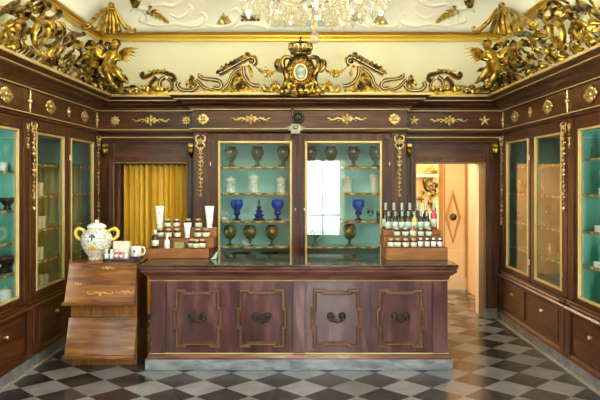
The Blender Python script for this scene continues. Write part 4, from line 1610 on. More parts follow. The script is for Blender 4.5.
# right riser with its rows of bottles
RY = 6.22
RXa, RXb = at(386.3, 0, RY)[0], at(447.7, 0, RY)[0]
q1 = KT + 0.115
q2 = q1 + 0.095
q3 = q2 + 0.06
riser(RXa, RXb, RY, [(RXa, RXb, RY, RY + 0.42, KT, q1), (at(383.5, 0, RY + 0.1)[0], at(443, 0, RY + 0.1)[0], RY + 0.10, RY + 0.42, q1, q2),
                     (at(383.5, 0, RY + 0.2)[0], at(441, 0, RY + 0.2)[0], RY + 0.20, RY + 0.42, q2, q3)],
      'stepped wooden riser packed with bottles on the right end of the counter')
y1, y2, y3, y4 = RY + 0.05, RY + 0.15, RY + 0.245, RY + 0.335
G2 = 'bottles on the right counter riser'
K_jar2 = Kind('cosmetic_jar', 'jar', jar_prof(0.030, 0.082), 'amber', (0.022, 0.066, 0.083), 'cap_gold', (0.0303, 0.006, 0.048), 'paper')
K_small = Kind('medicine_bottle', 'bottle', jar_prof(0.0225, 0.088), 'dark_glass', (0.014, 0.07, 0.088), 'white', (0.0228, 0.008, 0.055), 'white')
for k, px in enumerate((391, 397.8, 405.9, 413.9)):
    K_jar2.put((at(px, 0, y1)[0], y1, q1), ('amber jar at the cabinet end of the right riser front row', 'second amber jar from the cabinet end, right riser front row',
               'third amber jar from the cabinet end, right riser front row', 'amber jar beside the small dark bottles, right riser front row')[k], G2)
for k, px in enumerate((420.6, 427.2, 433.6, 440)):
    K_small.put((at(px, 0, y1)[0], y1, q1), ('small dark bottle beside the amber jars, right riser front row', 'second small dark bottle from the jars, right riser front row',
                'third small dark bottle from the jars, right riser front row', 'small dark bottle at the doorway end of the right riser front row')[k], G2)
K_jar3 = Kind('cosmetic_jar', 'jar', jar_prof(0.030, 0.082), 'dark_glass', (0.022, 0.066, 0.083), 'cap_gold', (0.0303, 0.006, 0.048), 'paper_green')
for k, px in enumerate((397, 405.5, 421, 429)):
    K_jar3.put((at(px, 0, y2)[0], y2, q2), ('dark jar at the cabinet end of the right riser second row', 'dark jar left of the tall brown bottle, right riser second row',
               'dark jar right of the tall brown bottle, right riser second row', 'dark jar at the doorway end of the right riser second row')[k], G2)
K_bt = Kind('syrup_bottle', 'bottle', bot_prof(0.030, 0.125), 'brown_liquid', (0.013, 0.098, 0.125), 'cap_gold', (0.0303, 0.006, 0.055), 'paper')
K_bt.put((at(413, 0, y2)[0], y2, q2), 'tall brown bottle in the middle of the right riser second row', G2)
K_mid = Kind('liqueur_bottle', 'bottle', wine_prof(0.030, 0.175), 'dark_glass', (0.0125, 0.130, 0.176), 'foil', (0.0303, 0.008, 0.075), 'paper_green')
K_midy = Kind('liqueur_bottle', 'bottle', wine_prof(0.030, 0.175), 'yellow_liquid', (0.0125, 0.130, 0.176), 'foil', (0.0303, 0.008, 0.075), 'paper_green')
mids = (388.6, 395.4, 402.2, 408.4, 414.6, 420.8, 427)
for k, px in enumerate(mids):
    lab = ('medium dark bottle at the cabinet end of the right riser third row', 'second medium dark bottle from the cabinet end, third row', 'third medium dark bottle from the cabinet end, third row',
           'medium dark bottle just before the yellow one, third row', 'yellow liqueur bottle in the third row of the right riser', 'medium dark bottle just after the yellow one, third row',
           'medium dark bottle at the doorway end of the third row')[k]
    (K_midy if k == 4 else K_mid).put((at(px, 0, y3)[0], y3, q3), lab, G2)
K_tall = Kind('tall_liqueur_bottle', 'bottle', wine_prof(0.034, 0.255), 'dark_glass', (0.0155, 0.185, 0.257), 'foil', (0.0343, 0.02, 0.10), 'paper_green')
K_tallr = Kind('tall_liqueur_bottle', 'bottle', wine_prof(0.034, 0.255), 'rose_liquid', (0.0155, 0.185, 0.257), 'foil', (0.0343, 0.02, 0.10), 'white')
for k, px in enumerate((385.8, 394, 402, 410, 418, 426, 433.8)):
    lab = ('tall dark bottle nearest the glass cabinet, right riser back row', 'second tall dark bottle from the glass cabinet, back row', 'third tall dark bottle from the glass cabinet, back row',
           'tall dark bottle in the middle of the right riser back row', 'tall dark bottle just after the middle one, back row', 'tall dark bottle next to the red one, back row',
           'tall red bottle at the doorway end of the right riser back row')[k]
    (K_tallr if k == 6 else K_tall).put((at(px, 0, y4)[0], y4, q3), lab, G2)

# ================================================================ INSIDE THE MIDDLE CABINET
YS = 8.06


def vessel(name, cat, label, px, zb, prof, mat, extra=(), Y=YS, seg=22, group=None, flute=0, fd=0.0):
    x = at(px, 0, Y)[0]
    r = thing(name, label, cat, (x, Y, zb), group)
    for nm, p, m in [('body', prof, mat)] + list(extra):
        b = MB()
        if callable(p):
            p(b, x, Y, zb)
        else:
            b.lathe(p, (x, Y, zb), seg, flute=flute, fd=fd)
        b.build(nm, m, r)
    return r


URN = [(0.052, 0), (0.055, 0.012), (0.03, 0.022), (0.022, 0.04), (0.026, 0.07), (0.034, 0.082), (0.052, 0.092), (0.056, 0.12), (0.064, 0.135), (0.078, 0.165),
       (0.080, 0.195), (0.072, 0.215), (0.055, 0.225), (0.060, 0.236), (0.062, 0.25)]


def boss(b, x, y, z):
    b.ell((x, y - 0.078, z + 0.185), (0.015, 0.01, 0.015))


ul = {231.4: 'dark bronze urn at the curtain end of the top shelf', 257.3: 'dark bronze urn in the middle of the left-hand top shelf',
      283.3: 'dark bronze urn left of the centre stile on the top shelf', 311: 'dark bronze urn right of the centre stile, partly behind the gilt frame',
      331: 'dark bronze urn, second right of the centre stile on the top shelf', 353.5: 'dark bronze urn, third right of the centre stile on the top shelf',
      375.5: 'dark bronze urn at the open-doorway end of the top shelf'}
u0 = None
for px, lab in ul.items():
    if u0 is None:
        u0 = vessel('bronze_urn', 'urn', lab, px, SHZ[0], URN, 'urn', (('gilt_boss', boss, 'urn_gilt'),), group='bronze urns on the top shelf')
    else:
        dup(u0, (at(px, 0, YS)[0], YS, SHZ[0]), lab)
# second shelf: lidded drug jars
ALB = [(0.058, 0), (0.062, 0.01), (0.055, 0.03), (0.056, 0.125), (0.062, 0.14), (0.056, 0.15)]
LID = [(0.06, 0.15), (0.063, 0.158), (0.05, 0.172), (0.02, 0.182), (0.012, 0.19), (0.014, 0.198), (0.004, 0.204)]
GJ = 'lidded drug jars on the second shelf'
a0 = vessel('drug_jar', 'jar', 'blue and white drug jar at the curtain end of the second shelf', 231, SHZ[1], ALB, 'jar_white', (('lid', LID, 'maj_white'),), group=GJ)
dup(a0, (at(281, 0, YS)[0], YS, SHZ[1]), 'blue and white drug jar left of the centre stile on the second shelf')
a1 = dup(a0, (at(253.6, 0, YS)[0], YS, SHZ[1]), 'taller blue and white drug jar between two shorter ones on the second shelf', scale=(1.12, 1.12, 1.24))
vessel('drug_jar', 'jar', 'rose and white drug jar right of the centre stile on the second shelf', 317.5, SHZ[1],
       [(p[0], p[1] * 1.1) for p in ALB], 'jar_pink', (('lid', [(p[0], p[1] * 1.1) for p in LID], 'jar_pink'),), group=GJ)
vessel('narrow_jar', 'jar', 'narrow rose vase beside the rose and white drug jar', 331.5, SHZ[1],
       [(0.03, 0), (0.026, 0.02), (0.020, 0.10), (0.024, 0.15), (0.015, 0.19), (0.008, 0.21)], 'jar_pink', group=GJ)
vessel('drug_jar', 'jar', 'plain grey drug jar on the second shelf of the right-hand door', 347.7, SHZ[1], ALB, 'jar_plain', (('lid', LID, 'jar_plain'),), group=GJ)
vessel('drug_jar', 'jar', 'tall pale drug jar at the open-doorway end of the second shelf', 374, SHZ[1], [(p[0], p[1] * 1.3) for p in ALB], 'jar_plain',
       (('lid', [(p[0], p[1] * 1.3) for p in LID], 'jar_plain'),), group=GJ)
# third shelf: blue glass
GOB = [(0.048, 0), (0.05, 0.01), (0.024, 0.022), (0.016, 0.05), (0.034, 0.068), (0.046, 0.085), (0.040, 0.102), (0.030, 0.112)]
GOBB = [(0.030, 0.11), (0.044, 0.122), (0.046, 0.135), (0.052, 0.146), (0.070, 0.165), (0.078, 0.195), (0.074, 0.228), (0.066, 0.25), (0.060, 0.25), (0.064, 0.2), (0.03, 0.14), (0.0, 0.13)]
GB = 'cobalt goblets on the third shelf'
g0 = vessel('blue_goblet', 'goblet', 'cobalt blue goblet at the curtain side of the third shelf', 237, SHZ[2], GOBB, 'cobalt', (('foot', GOB, 'cobalt_dark'),), group=GB)
dup(g0, (at(277.6, 0, YS)[0], YS, SHZ[2]), 'cobalt blue goblet left of the centre stile on the third shelf')
dup(g0, (at(358.5, 0, YS)[0], YS, SHZ[2] + 0.0), 'cobalt blue goblet behind the right-hand glass door', scale=(1, 1, 1.0))
TOW = [(0.075, 0), (0.080, 0.012), (0.05, 0.03), (0.046, 0.045), (0.064, 0.055), (0.060, 0.068), (0.034, 0.082), (0.032, 0.095), (0.048, 0.105), (0.042, 0.118), (0.020, 0.132), (0.018, 0.145), (0.030, 0.155), (0.024, 0.166), (0.009, 0.18), (0.008, 0.21), (0.014, 0.22), (0.004, 0.26)]
vessel('glass_centrepiece', 'glassware', 'dark blue tiered glass between the two blue goblets', 259, SHZ[2], TOW, 'cobalt_dark')
vessel('glass_centrepiece', 'glassware', 'slate grey tiered glass on the third shelf of the right-hand door', 334.5, SHZ[2], TOW, 'slate')
rg = random.Random(3)


def sprig(b, x, y, z):
    for k in range(16):
        a, rr = rg.uniform(0, 2 * PI), rg.uniform(0, 0.05)
        b.ell((x + rr * math.cos(a), y + rr * math.sin(a) * 0.6, z + 0.03 + rg.uniform(0, 0.075)), (0.014, 0.014, 0.012), 6, 4)


vessel('flower_bowl', 'ornament', 'pale blue porcelain flowers at the curtain end of the third shelf', 224.5, SHZ[2], [(0.03, 0), (0.035, 0.004), (0.045, 0.03), (0.04, 0.04)], 'jar_white',
       (('blossoms', sprig, 'jar_white'),))
vessel('small_glass', 'glassware', 'small clear glass right of the blue goblet, third shelf', 370.5, SHZ[2], [(0.03, 0), (0.03, 0.004), (0.008, 0.012), (0.008, 0.05), (0.035, 0.07), (0.04, 0.12), (0.037, 0.12), (0.03, 0.075), (0, 0.06)], 'clear')
vessel('small_glass', 'glassware', 'small clear glass at the far right of the third shelf', 379, SHZ[2], [(0.03, 0), (0.03, 0.09), (0.034, 0.11), (0.031, 0.11), (0.027, 0.01), (0, 0.008)], 'clear')
# fourth shelf: lustre goblets
BALL = [(0.045, 0), (0.046, 0.008), (0.016, 0.018), (0.013, 0.055), (0.02, 0.07), (0.05, 0.09), (0.074, 0.13), (0.080, 0.17), (0.074, 0.21), (0.055, 0.245), (0.048, 0.25), (0.05, 0.2), (0, 0.1)]
GO = 'olive lustre goblets on the fourth shelf'
o0 = vessel('lustre_goblet', 'goblet', 'olive lustre goblet at the curtain end of the fourth shelf', 230, SHZ[3], BALL, 'lustre', group=GO)
dup(o0, (at(250, 0, YS)[0], YS, SHZ[3]), 'olive lustre goblet behind the small white bird')
dup(o0, (at(271.8, 0, YS)[0], YS, SHZ[3]), 'olive lustre goblet left of the centre stile on the fourth shelf')
dup(o0, (at(349.7, 0, YS)[0], YS, SHZ[3]), 'olive lustre goblet alone behind the right-hand door', scale=(1.08, 1.08, 1.05))


def bird(b, x, y, z):
    b.ell((x, y, z + 0.035), (0.034, 0.02, 0.022), 10, 6, (0, 0.4, 0))
    b.ell((x - 0.026, y, z + 0.062), (0.014, 0.012, 0.014))
    b.tube([(x + 0.02, y, z + 0.03), (x + 0.045, y, z + 0.022), (x + 0.06, y, z + 0.02)], [0.012, 0.01, 0.003], 6)


vessel('porcelain_bird', 'figurine', 'small white porcelain bird on the fourth shelf', 245.5, SHZ[3], [(0.022, 0), (0.022, 0.008), (0.012, 0.02)], 'white', (('bird', bird, 'white'),), Y=YS - 0.09)
vessel('leafy_centrepiece', 'glassware', 'dark footed dish of grey glass leaves right of the centre stile', 315.5, SHZ[3], [(0.05, 0), (0.05, 0.01), (0.014, 0.02), (0.012, 0.09), (0.07, 0.12), (0.074, 0.126), (0, 0.1)], 'slate',
       (('leaves', lambda b, x, y, z: [b.ell((x + 0.055 * math.cos(k * 1.05), y + 0.035 * math.sin(k * 1.05), z + 0.15 + 0.02 * (k % 3)), (0.016, 0.01, 0.034), 6, 5, (0.3 * math.sin(k), 0.5 * math.cos(k * 1.05), 0)) for k in range(9)], 'urn'),))
for px, lab in ((241, 'shallow dark bowl on the lowest visible shelf at the curtain side'), (270, 'shallow dark bowl on the lowest visible shelf near the centre stile')):
    vessel('shallow_bowl', 'bowl', lab, px, 0.612, [(0.05, 0), (0.055, 0.01), (0.10, 0.10), (0.13, 0.20), (0.125, 0.20), (0.09, 0.1), (0, 0.02)], 'lustre')

# ================================================================ INSIDE THE SIDE CABINETS
def side_xy(px, py, h, s):
    X = XC + s * h
    Y = X * FPX / (px - CX)
    return X, Y, EYE + (CY - py) * Y / FPX


HI = FACE + 0.17
rb = random.Random(11)
# leaning booklets, left far cabinet
first = None
spots = []
for zi, n, a, c in ((1.214, 5, 6.34, 6.72), (0.905, 5, 6.30, 6.66), (0.612, 4, 6.45, 6.80), (1.55, 2, 6.55, 6.66)):
    for k in range(n):
        spots.append((zi, a + (c - a) * k / max(1, n - 1)))
shelf_word = {1.214: 'third shelf', 0.905: 'fourth shelf', 0.612: 'cabinet bottom', 1.55: 'second shelf'}
cnt_on = {}
ordw = ('nearest the viewer', 'second from the viewer', 'third from the viewer', 'fourth from the viewer', 'farthest from the viewer')
for zi, y in spots:
    k = cnt_on.get(zi, 0)
    cnt_on[zi] = k + 1
    X = XC - HI
    lab = 'pale booklet leaning on the %s beside the curtain, %s' % (shelf_word[zi], ordw[k])
    hh = rb.uniform(0.12, 0.17)
    if first is None:
        r = thing('booklet', lab, 'booklet', (X, y, zi), 'booklets leaning in the cabinet beside the curtain')
        b = MB()
        b.box(X - 0.05, X + 0.05, y - 0.006, y + 0.006, zi, zi + 0.13)
        b.build('cover', 'ivory', r)
        b = MB()
        b.box(X + 0.046, X + 0.053, y - 0.0075, y + 0.0075, zi + 0.0, zi + 0.13)
        b.build('spine', 'card_brown', r)
        first = r
    else:
        r = dup(first, (X, y, zi + 0.002), lab)
    lean = rb.uniform(0.12, 0.38)
    r.rotation_euler = (lean, 0, 0.5)
    r.location.z = zi + 0.009 * math.sin(lean) + 0.002


def simple(name, cat, label, s, px, zb, prof, mat, extra=(), h=HI, seg=20, Y=None):
    X = XC + s * h
    Yv = X * FPX / (px - CX) if Y is None else Y
    r = thing(name, label, cat, (X, Yv, zb))
    for nm, p, m in [('body', prof, mat)] + list(extra):
        b = MB()
        if callable(p):
            p(b, X, Yv, zb)
        else:
            b.lathe(p, (X, Yv, zb), seg)
        b.build(nm, m, r)
    return r


# left near cabinet
simple('mortar', 'bowl', 'dark bronze bowl on the second shelf at the left edge', -1, 8, 1.44, [(0.04, 0), (0.045, 0.01), (0.03, 0.03), (0.07, 0.07), (0.085, 0.11), (0.078, 0.11), (0.05, 0.05), (0, 0.04)], 'bronze')
simple('mortar', 'bowl', 'wide dark bowl below the framed brown card at the left edge', -1, 5, 0.88 + 0.0, [(0.06, 0), (0.06, 0.02), (0.04, 0.04), (0.10, 0.10), (0.13, 0.16), (0.12, 0.16), (0.08, 0.08), (0, 0.05)], 'bronze')
X, Y = XC - HI, 5.62
fr = thing('framed_card', 'framed brown card standing on the third shelf at the left edge', 'picture', (X - 0.05, Y, 1.16))
b = MB()
b.box(X - 0.06, X - 0.045, Y - 0.13, Y + 0.13, 1.16, 1.355)
b.build('card', 'card_brown', fr)
b = MB()
ring(b, Y - 0.14, Y + 0.14, 1.16, 1.365, 0.018, X - 0.065, X - 0.035, lambda mb, a0, a1, d0, d1, z0, z1: mb.box(d0, d1, a0, a1, z0, z1))
b.build('frame', 'stand_z', fr)
b = MB()
bxn = thing('tin_box', 'black tin box with a pale band on the fourth shelf at the left edge', 'box', (X, 5.66, 0.88))
b.box(X - 0.07, X + 0.05, 5.60, 5.74, 0.882, 1.0)
b.build('body', 'black', bxn, bev=0.006)
b = MB()
b.box(X - 0.074, X + 0.054, 5.596, 5.744, 1.0, 1.03)
b.build('lid', 'black', bxn, bev=0.004)
b = MB()
b.box(X + 0.0505, X + 0.053, 5.605, 5.735, 0.955, 0.972)
b.build('band', 'ivory', bxn)
simple('ceramic_jar', 'jar', 'white lidded ceramic jar on the cabinet floor at the left edge', -1, 6, 0.613, [(0.05, 0), (0.058, 0.01), (0.06, 0.08), (0.055, 0.095)], 'maj_white',
       (('lid', [(0.06, 0.095), (0.062, 0.104), (0.03, 0.12), (0.01, 0.126), (0.012, 0.136), (0.003, 0.14)], 'maj_white'),))
simple('ceramic_jar', 'jar', 'small white pot on the highest shelf at the left edge', -1, 3, 1.79, [(0.035, 0), (0.04, 0.01), (0.042, 0.06), (0.035, 0.08)], 'jar_plain')
# right near cabinet
X, Y = XC + HI, 5.77
tube_kind(0.20, 0.045, 'white squeeze tube on the second shelf at the right edge', (X, 5.68, 1.587))


def carton(name, label, x0, x1, y0, y1, z0, z1, mat='white', par=None):
    r = thing(name, label, 'box', ((x0 + x1) / 2, (y0 + y1) / 2, z0))
    b = MB()
    b.box(x0, x1, y0, y1, z0, z1)
    b.build('box_body', mat, r, bev=0.003)
    b = MB()
    b.box(x0 - 0.002, x1 + 0.002, y0 - 0.002, y1 + 0.002, z1 - 0.012, z1 + 0.002)
    b.build('lid', mat, r)
    return r


carton('carton', 'white carton in front of the squeeze tube at the right edge', X - 0.08, X - 0.02, 5.50, 5.62, 1.587, 1.64)
carton('carton', 'white carton lying on the third shelf at the right edge', X - 0.07, X + 0.04, 5.54, 5.72, 1.262, 1.315)
carton('carton', 'white carton lying on the fourth shelf at the right edge', X - 0.07, X + 0.04, 5.56, 5.74, 0.955, 1.0)
simple('terracotta_bowl', 'bowl', 'terracotta bowl standing on the white carton of the third shelf', 1, 598.5, 1.317, [(0.025, 0), (0.03, 0.006), (0.06, 0.05), (0.065, 0.075), (0.06, 0.075), (0.05, 0.05), (0, 0.02)], 'terracotta', h=HI - 0.01, Y=5.62)
K_rt = Kind('medicine_bottle', 'bottle', jar_prof(0.028, 0.12), 'dark_glass', (0.016, 0.095, 0.12), 'white', (0.0283, 0.012, 0.07), 'white')
K_rt.put((X - 0.01, 5.68, 1.002), 'dark bottle with white label standing on the carton of the fourth shelf', 'bottles in the right edge cabinet')
simple('glass_bottle', 'bottle', 'clear glass bottle on the cabinet floor at the right edge', 1, 596, 0.613, [(0.04, 0), (0.045, 0.005), (0.045, 0.14), (0.02, 0.18), (0.016, 0.24), (0.02, 0.25)], 'clear', Y=5.66)
simple('glass_bottle', 'bottle', 'tall clear bottle on the highest shelf at the right edge', 1, 590, 1.90, [(0.03, 0), (0.033, 0.005), (0.033, 0.12), (0.012, 0.15), (0.012, 0.19)], 'clear', Y=5.7)
# right far cabinet
simple('glass_cylinder', 'glassware', 'tall clear glass cylinder on the third shelf beside the open doorway cabinet stile', 1, 549, 1.214, [(0.03, 0), (0.032, 0.005), (0.032, 0.24), (0.028, 0.24), (0.026, 0.01), (0, 0.01)], 'clear')
simple('covered_bowl', 'bowl', 'clear covered bowl on the third shelf of the right wall cabinet', 1, 517, 1.214, [(0.03, 0), (0.03, 0.01), (0.06, 0.04), (0.065, 0.07), (0.04, 0.10), (0.012, 0.12), (0.012, 0.135)], 'clear')
simple('glass_cruet', 'bottle', 'slender clear cruet on the second shelf of the right wall cabinet', 1, 541, 1.55, [(0.03, 0), (0.035, 0.01), (0.03, 0.08), (0.012, 0.12), (0.010, 0.22), (0.016, 0.23)], 'clear')
simple('ceramic_jar', 'jar', 'olive glazed jar on the second shelf near the open doorway', 1, 520, 1.55, [(0.04, 0), (0.05, 0.02), (0.06, 0.09), (0.04, 0.14), (0.045, 0.15)], 'lustre')
simple('ceramic_jar', 'jar', 'olive glazed jar on the fourth shelf of the right wall cabinet', 1, 551, 0.905, [(0.04, 0), (0.05, 0.02), (0.06, 0.09), (0.04, 0.14), (0.045, 0.15)], 'lustre')

# ================================================================ CURTAIN, AND THE ROOM BEYOND
b = MB()
rc = random.Random(5)
n = 150
x0, x1 = DXL0 + 0.062, DXL1 - 0.006
vs, fs = [], []
zs = [0.02, 0.5, 1.0, 1.5, 1.90]
phs = [rc.uniform(0, 6.28) for _ in range(6)]
for side in (0, 1):
    for j, z in enumerate(zs):
        for i in range(n + 1):
            t = i / n
            w = 0.042 * math.sin(t * 2 * PI * 11 + phs[0] + 0.8 * math.sin(t * 9 + phs[1])) + 0.012 * math.sin(t * 2 * PI * 23 + phs[2] + z * 0.3)
            w *= 0.70 + 0.30 * math.sin(t * 17 + phs[3] + z)
            vs.append((x0 + (x1 - x0) * t, 8.30 + w + (0.006 if side else 0), z))
m = n + 1
o = len(zs) * m
for j in range(len(zs) - 1):
    for i in range(n):
        a = j * m + i
        fs.append((a, a + 1, a + m + 1, a + m))
        fs.append((o + a, o + a + m, o + a + m + 1, o + a + 1))
for j in range(len(zs) - 1):
    for a in (j * m, j * m + n):
        fs.append((a, a + m, o + a + m, o + a))
b.add(vs, fs, True)
ct = b.build('curtain', 'curtain', origin=((x0 + x1) / 2, 8.30, 0.02))
tag(ct, 'golden silk curtain hanging in pleats across the left doorway', 'curtain')
b = MB()
b.tube([(DXL0 + 0.058, 8.30, 1.895), (DXL1 - 0.001, 8.30, 1.895)], 0.008, 8)
b.build('curtain_rod', 'bronze', ct)

dl = thing('passage_door', 'cream painted door leaf with a carved lozenge standing open beyond the right doorway', 'door', (2.3, 10.2, 0))
dx0, dx1 = at(439.5, 0, 10.2)[0], 2.515
b = MB()
b.box(dx0, dx1, 10.2, 10.25, 0.01, 2.35)
b.build('leaf', 'cream_paint', dl, bev=0.004)
b = MB()
b.box(dx0 - 0.02, dx0 + 0.05, 10.185, 10.2, 0.01, 2.35)
b.box(dx0 + 0.07, dx0 + 0.085, 10.188, 10.2, 0.2, 2.35)
b.box(dx1 - 0.03, dx1 - 0.015, 10.188, 10.2, 0.2, 2.35)
b.build('stile_moulding', 'cream_ochre', dl)
lz = at(453, 217, 10.2)
b = MB()
w2, h2 = 0.125, 0.42
poly_moulding(b, [(lz[0], lz[2] - h2), (lz[0] + w2, lz[2]), (lz[0], lz[2] + h2), (lz[0] - w2, lz[2])], [(0, 0), (0.006, 0.03), (0.034, 0.03), (0.045, 0)], 10.2)
b.build('lozenge', 'cream_ochre', dl)
b = MB()
b.T = frame_back(10.2)
flower(b, (lz[0], lz[2]), 0.06, 0.012, 8)
b.build('rosette', 'gold_old', dl)
b = MB()
b.box(dx0 + 0.12, dx1 - 0.06, 10.19, 10.2, 0.12, 0.62)
b.build('lower_panel', 'cream_paint', dl, bev=0.006)

# gilded wall bracket and white dado seen at the far end
sx = at(428, 0, 11.98)[0]
wb = thing('wall_bracket', 'gilded carved wall bracket with a white shelf on the ochre wall beyond the doorway', 'bracket', (sx, 11.98, 1.3))
b = MB()
za = at(0, 176, 11.98)[2]
b.box(sx - 0.26, sx + 0.22, 11.78, 11.99, za - 0.02, za + 0.025)
b.build('shelf', 'cream_paint', wb, bev=0.005)
b = MB()
b.T = frame_back(11.98)
for k in range(5):
    leaf(b, (sx + 0.05, za - 0.05 - 0.09 * k), -0.9 + (0.5 if k % 2 else -1.3), 0.2, 0.05, 0.9, 0.05, 0.05)
scroll(b, place2(C_P, (sx + 0.02, za - 0.15), 0.3, -1.2), 0.035, 0.06)
scroll(b, place2(S_P, (sx + 0.07, za - 0.38), 0.5, -1.45), 0.03, 0.05)
flower(b, (sx - 0.15, za - 0.42), 0.07, 0.04)
flower(b, (sx - 0.11, za - 0.30), 0.05, 0.04)
b.build('carving', 'gold_old', wb)
b = MB()
b.T = frame_back(11.90)
for k in range(6):
    leaf(b, (sx + 0.05, za + 0.03), 0.3 + 0.45 * k, 0.17, 0.035, 0.5, 0.02, 0.05)
flower(b, (sx + 0.05, za + 0.12), 0.06, 0.05)
b.build('crest', 'gold', wb)
zd = at(0, 214, 11.9)[2]
b = MB()
b.box(1.4, 2.45, 11.75, 11.99, 0.0, zd)
sb_ = b.build('sideboard', 'cream_paint', origin=(1.9, 11.9, 0), bev=0.006)
tag(sb_, 'white painted sideboard against the ochre wall beyond the doorway', 'sideboard')
b = MB()
b.box(1.38, 2.47, 11.73, 11.99, zd, zd + 0.03)
b.build('top', 'cream_paint', sb_, bev=0.004)
# ================================================================ GILDED CARVINGS ON THE CORNICE
MIR = 602.6


def band(mb, pts, r, w=0.04, white=True):
    """carved C-moulding: umber hollow with a pale line between two gilded lips; material slots 0 gold, 1 umber, 2 pale"""
    n = len(pts)
    nr = []
    for i in range(n):
        a, c = pts[max(i - 1, 0)], pts[min(i + 1, n - 1)]
        d = math.hypot(c[0] - a[0], c[1] - a[1]) or 1
        nr.append((-(c[1] - a[1]) / d, (c[0] - a[0]) / d))
    mb.mat = 1
    mb.tube([(p[0], p[1], w) for p in pts], r, 7, True, 1.0, up=(0, 0, 1))
    mb.mat = 0
    for sg in (-1, 1):
        mb.tube([(p[0] + sg * q[0] * r * 1.0, p[1] + sg * q[1] * r * 1.0, w + r * 0.35) for p, q in zip(pts, nr)], r * 0.33, 6, True, 1.0, up=(0, 0, 1))
    if white:
        mb.mat = 2
        mb.tube([(p[0], p[1], w + r * 0.88) for p in pts], r * 0.24, 6, True, 1.0, up=(0, 0, 1))
    mb.mat = 0


GM = ['gold', 'umber', 'white_line']


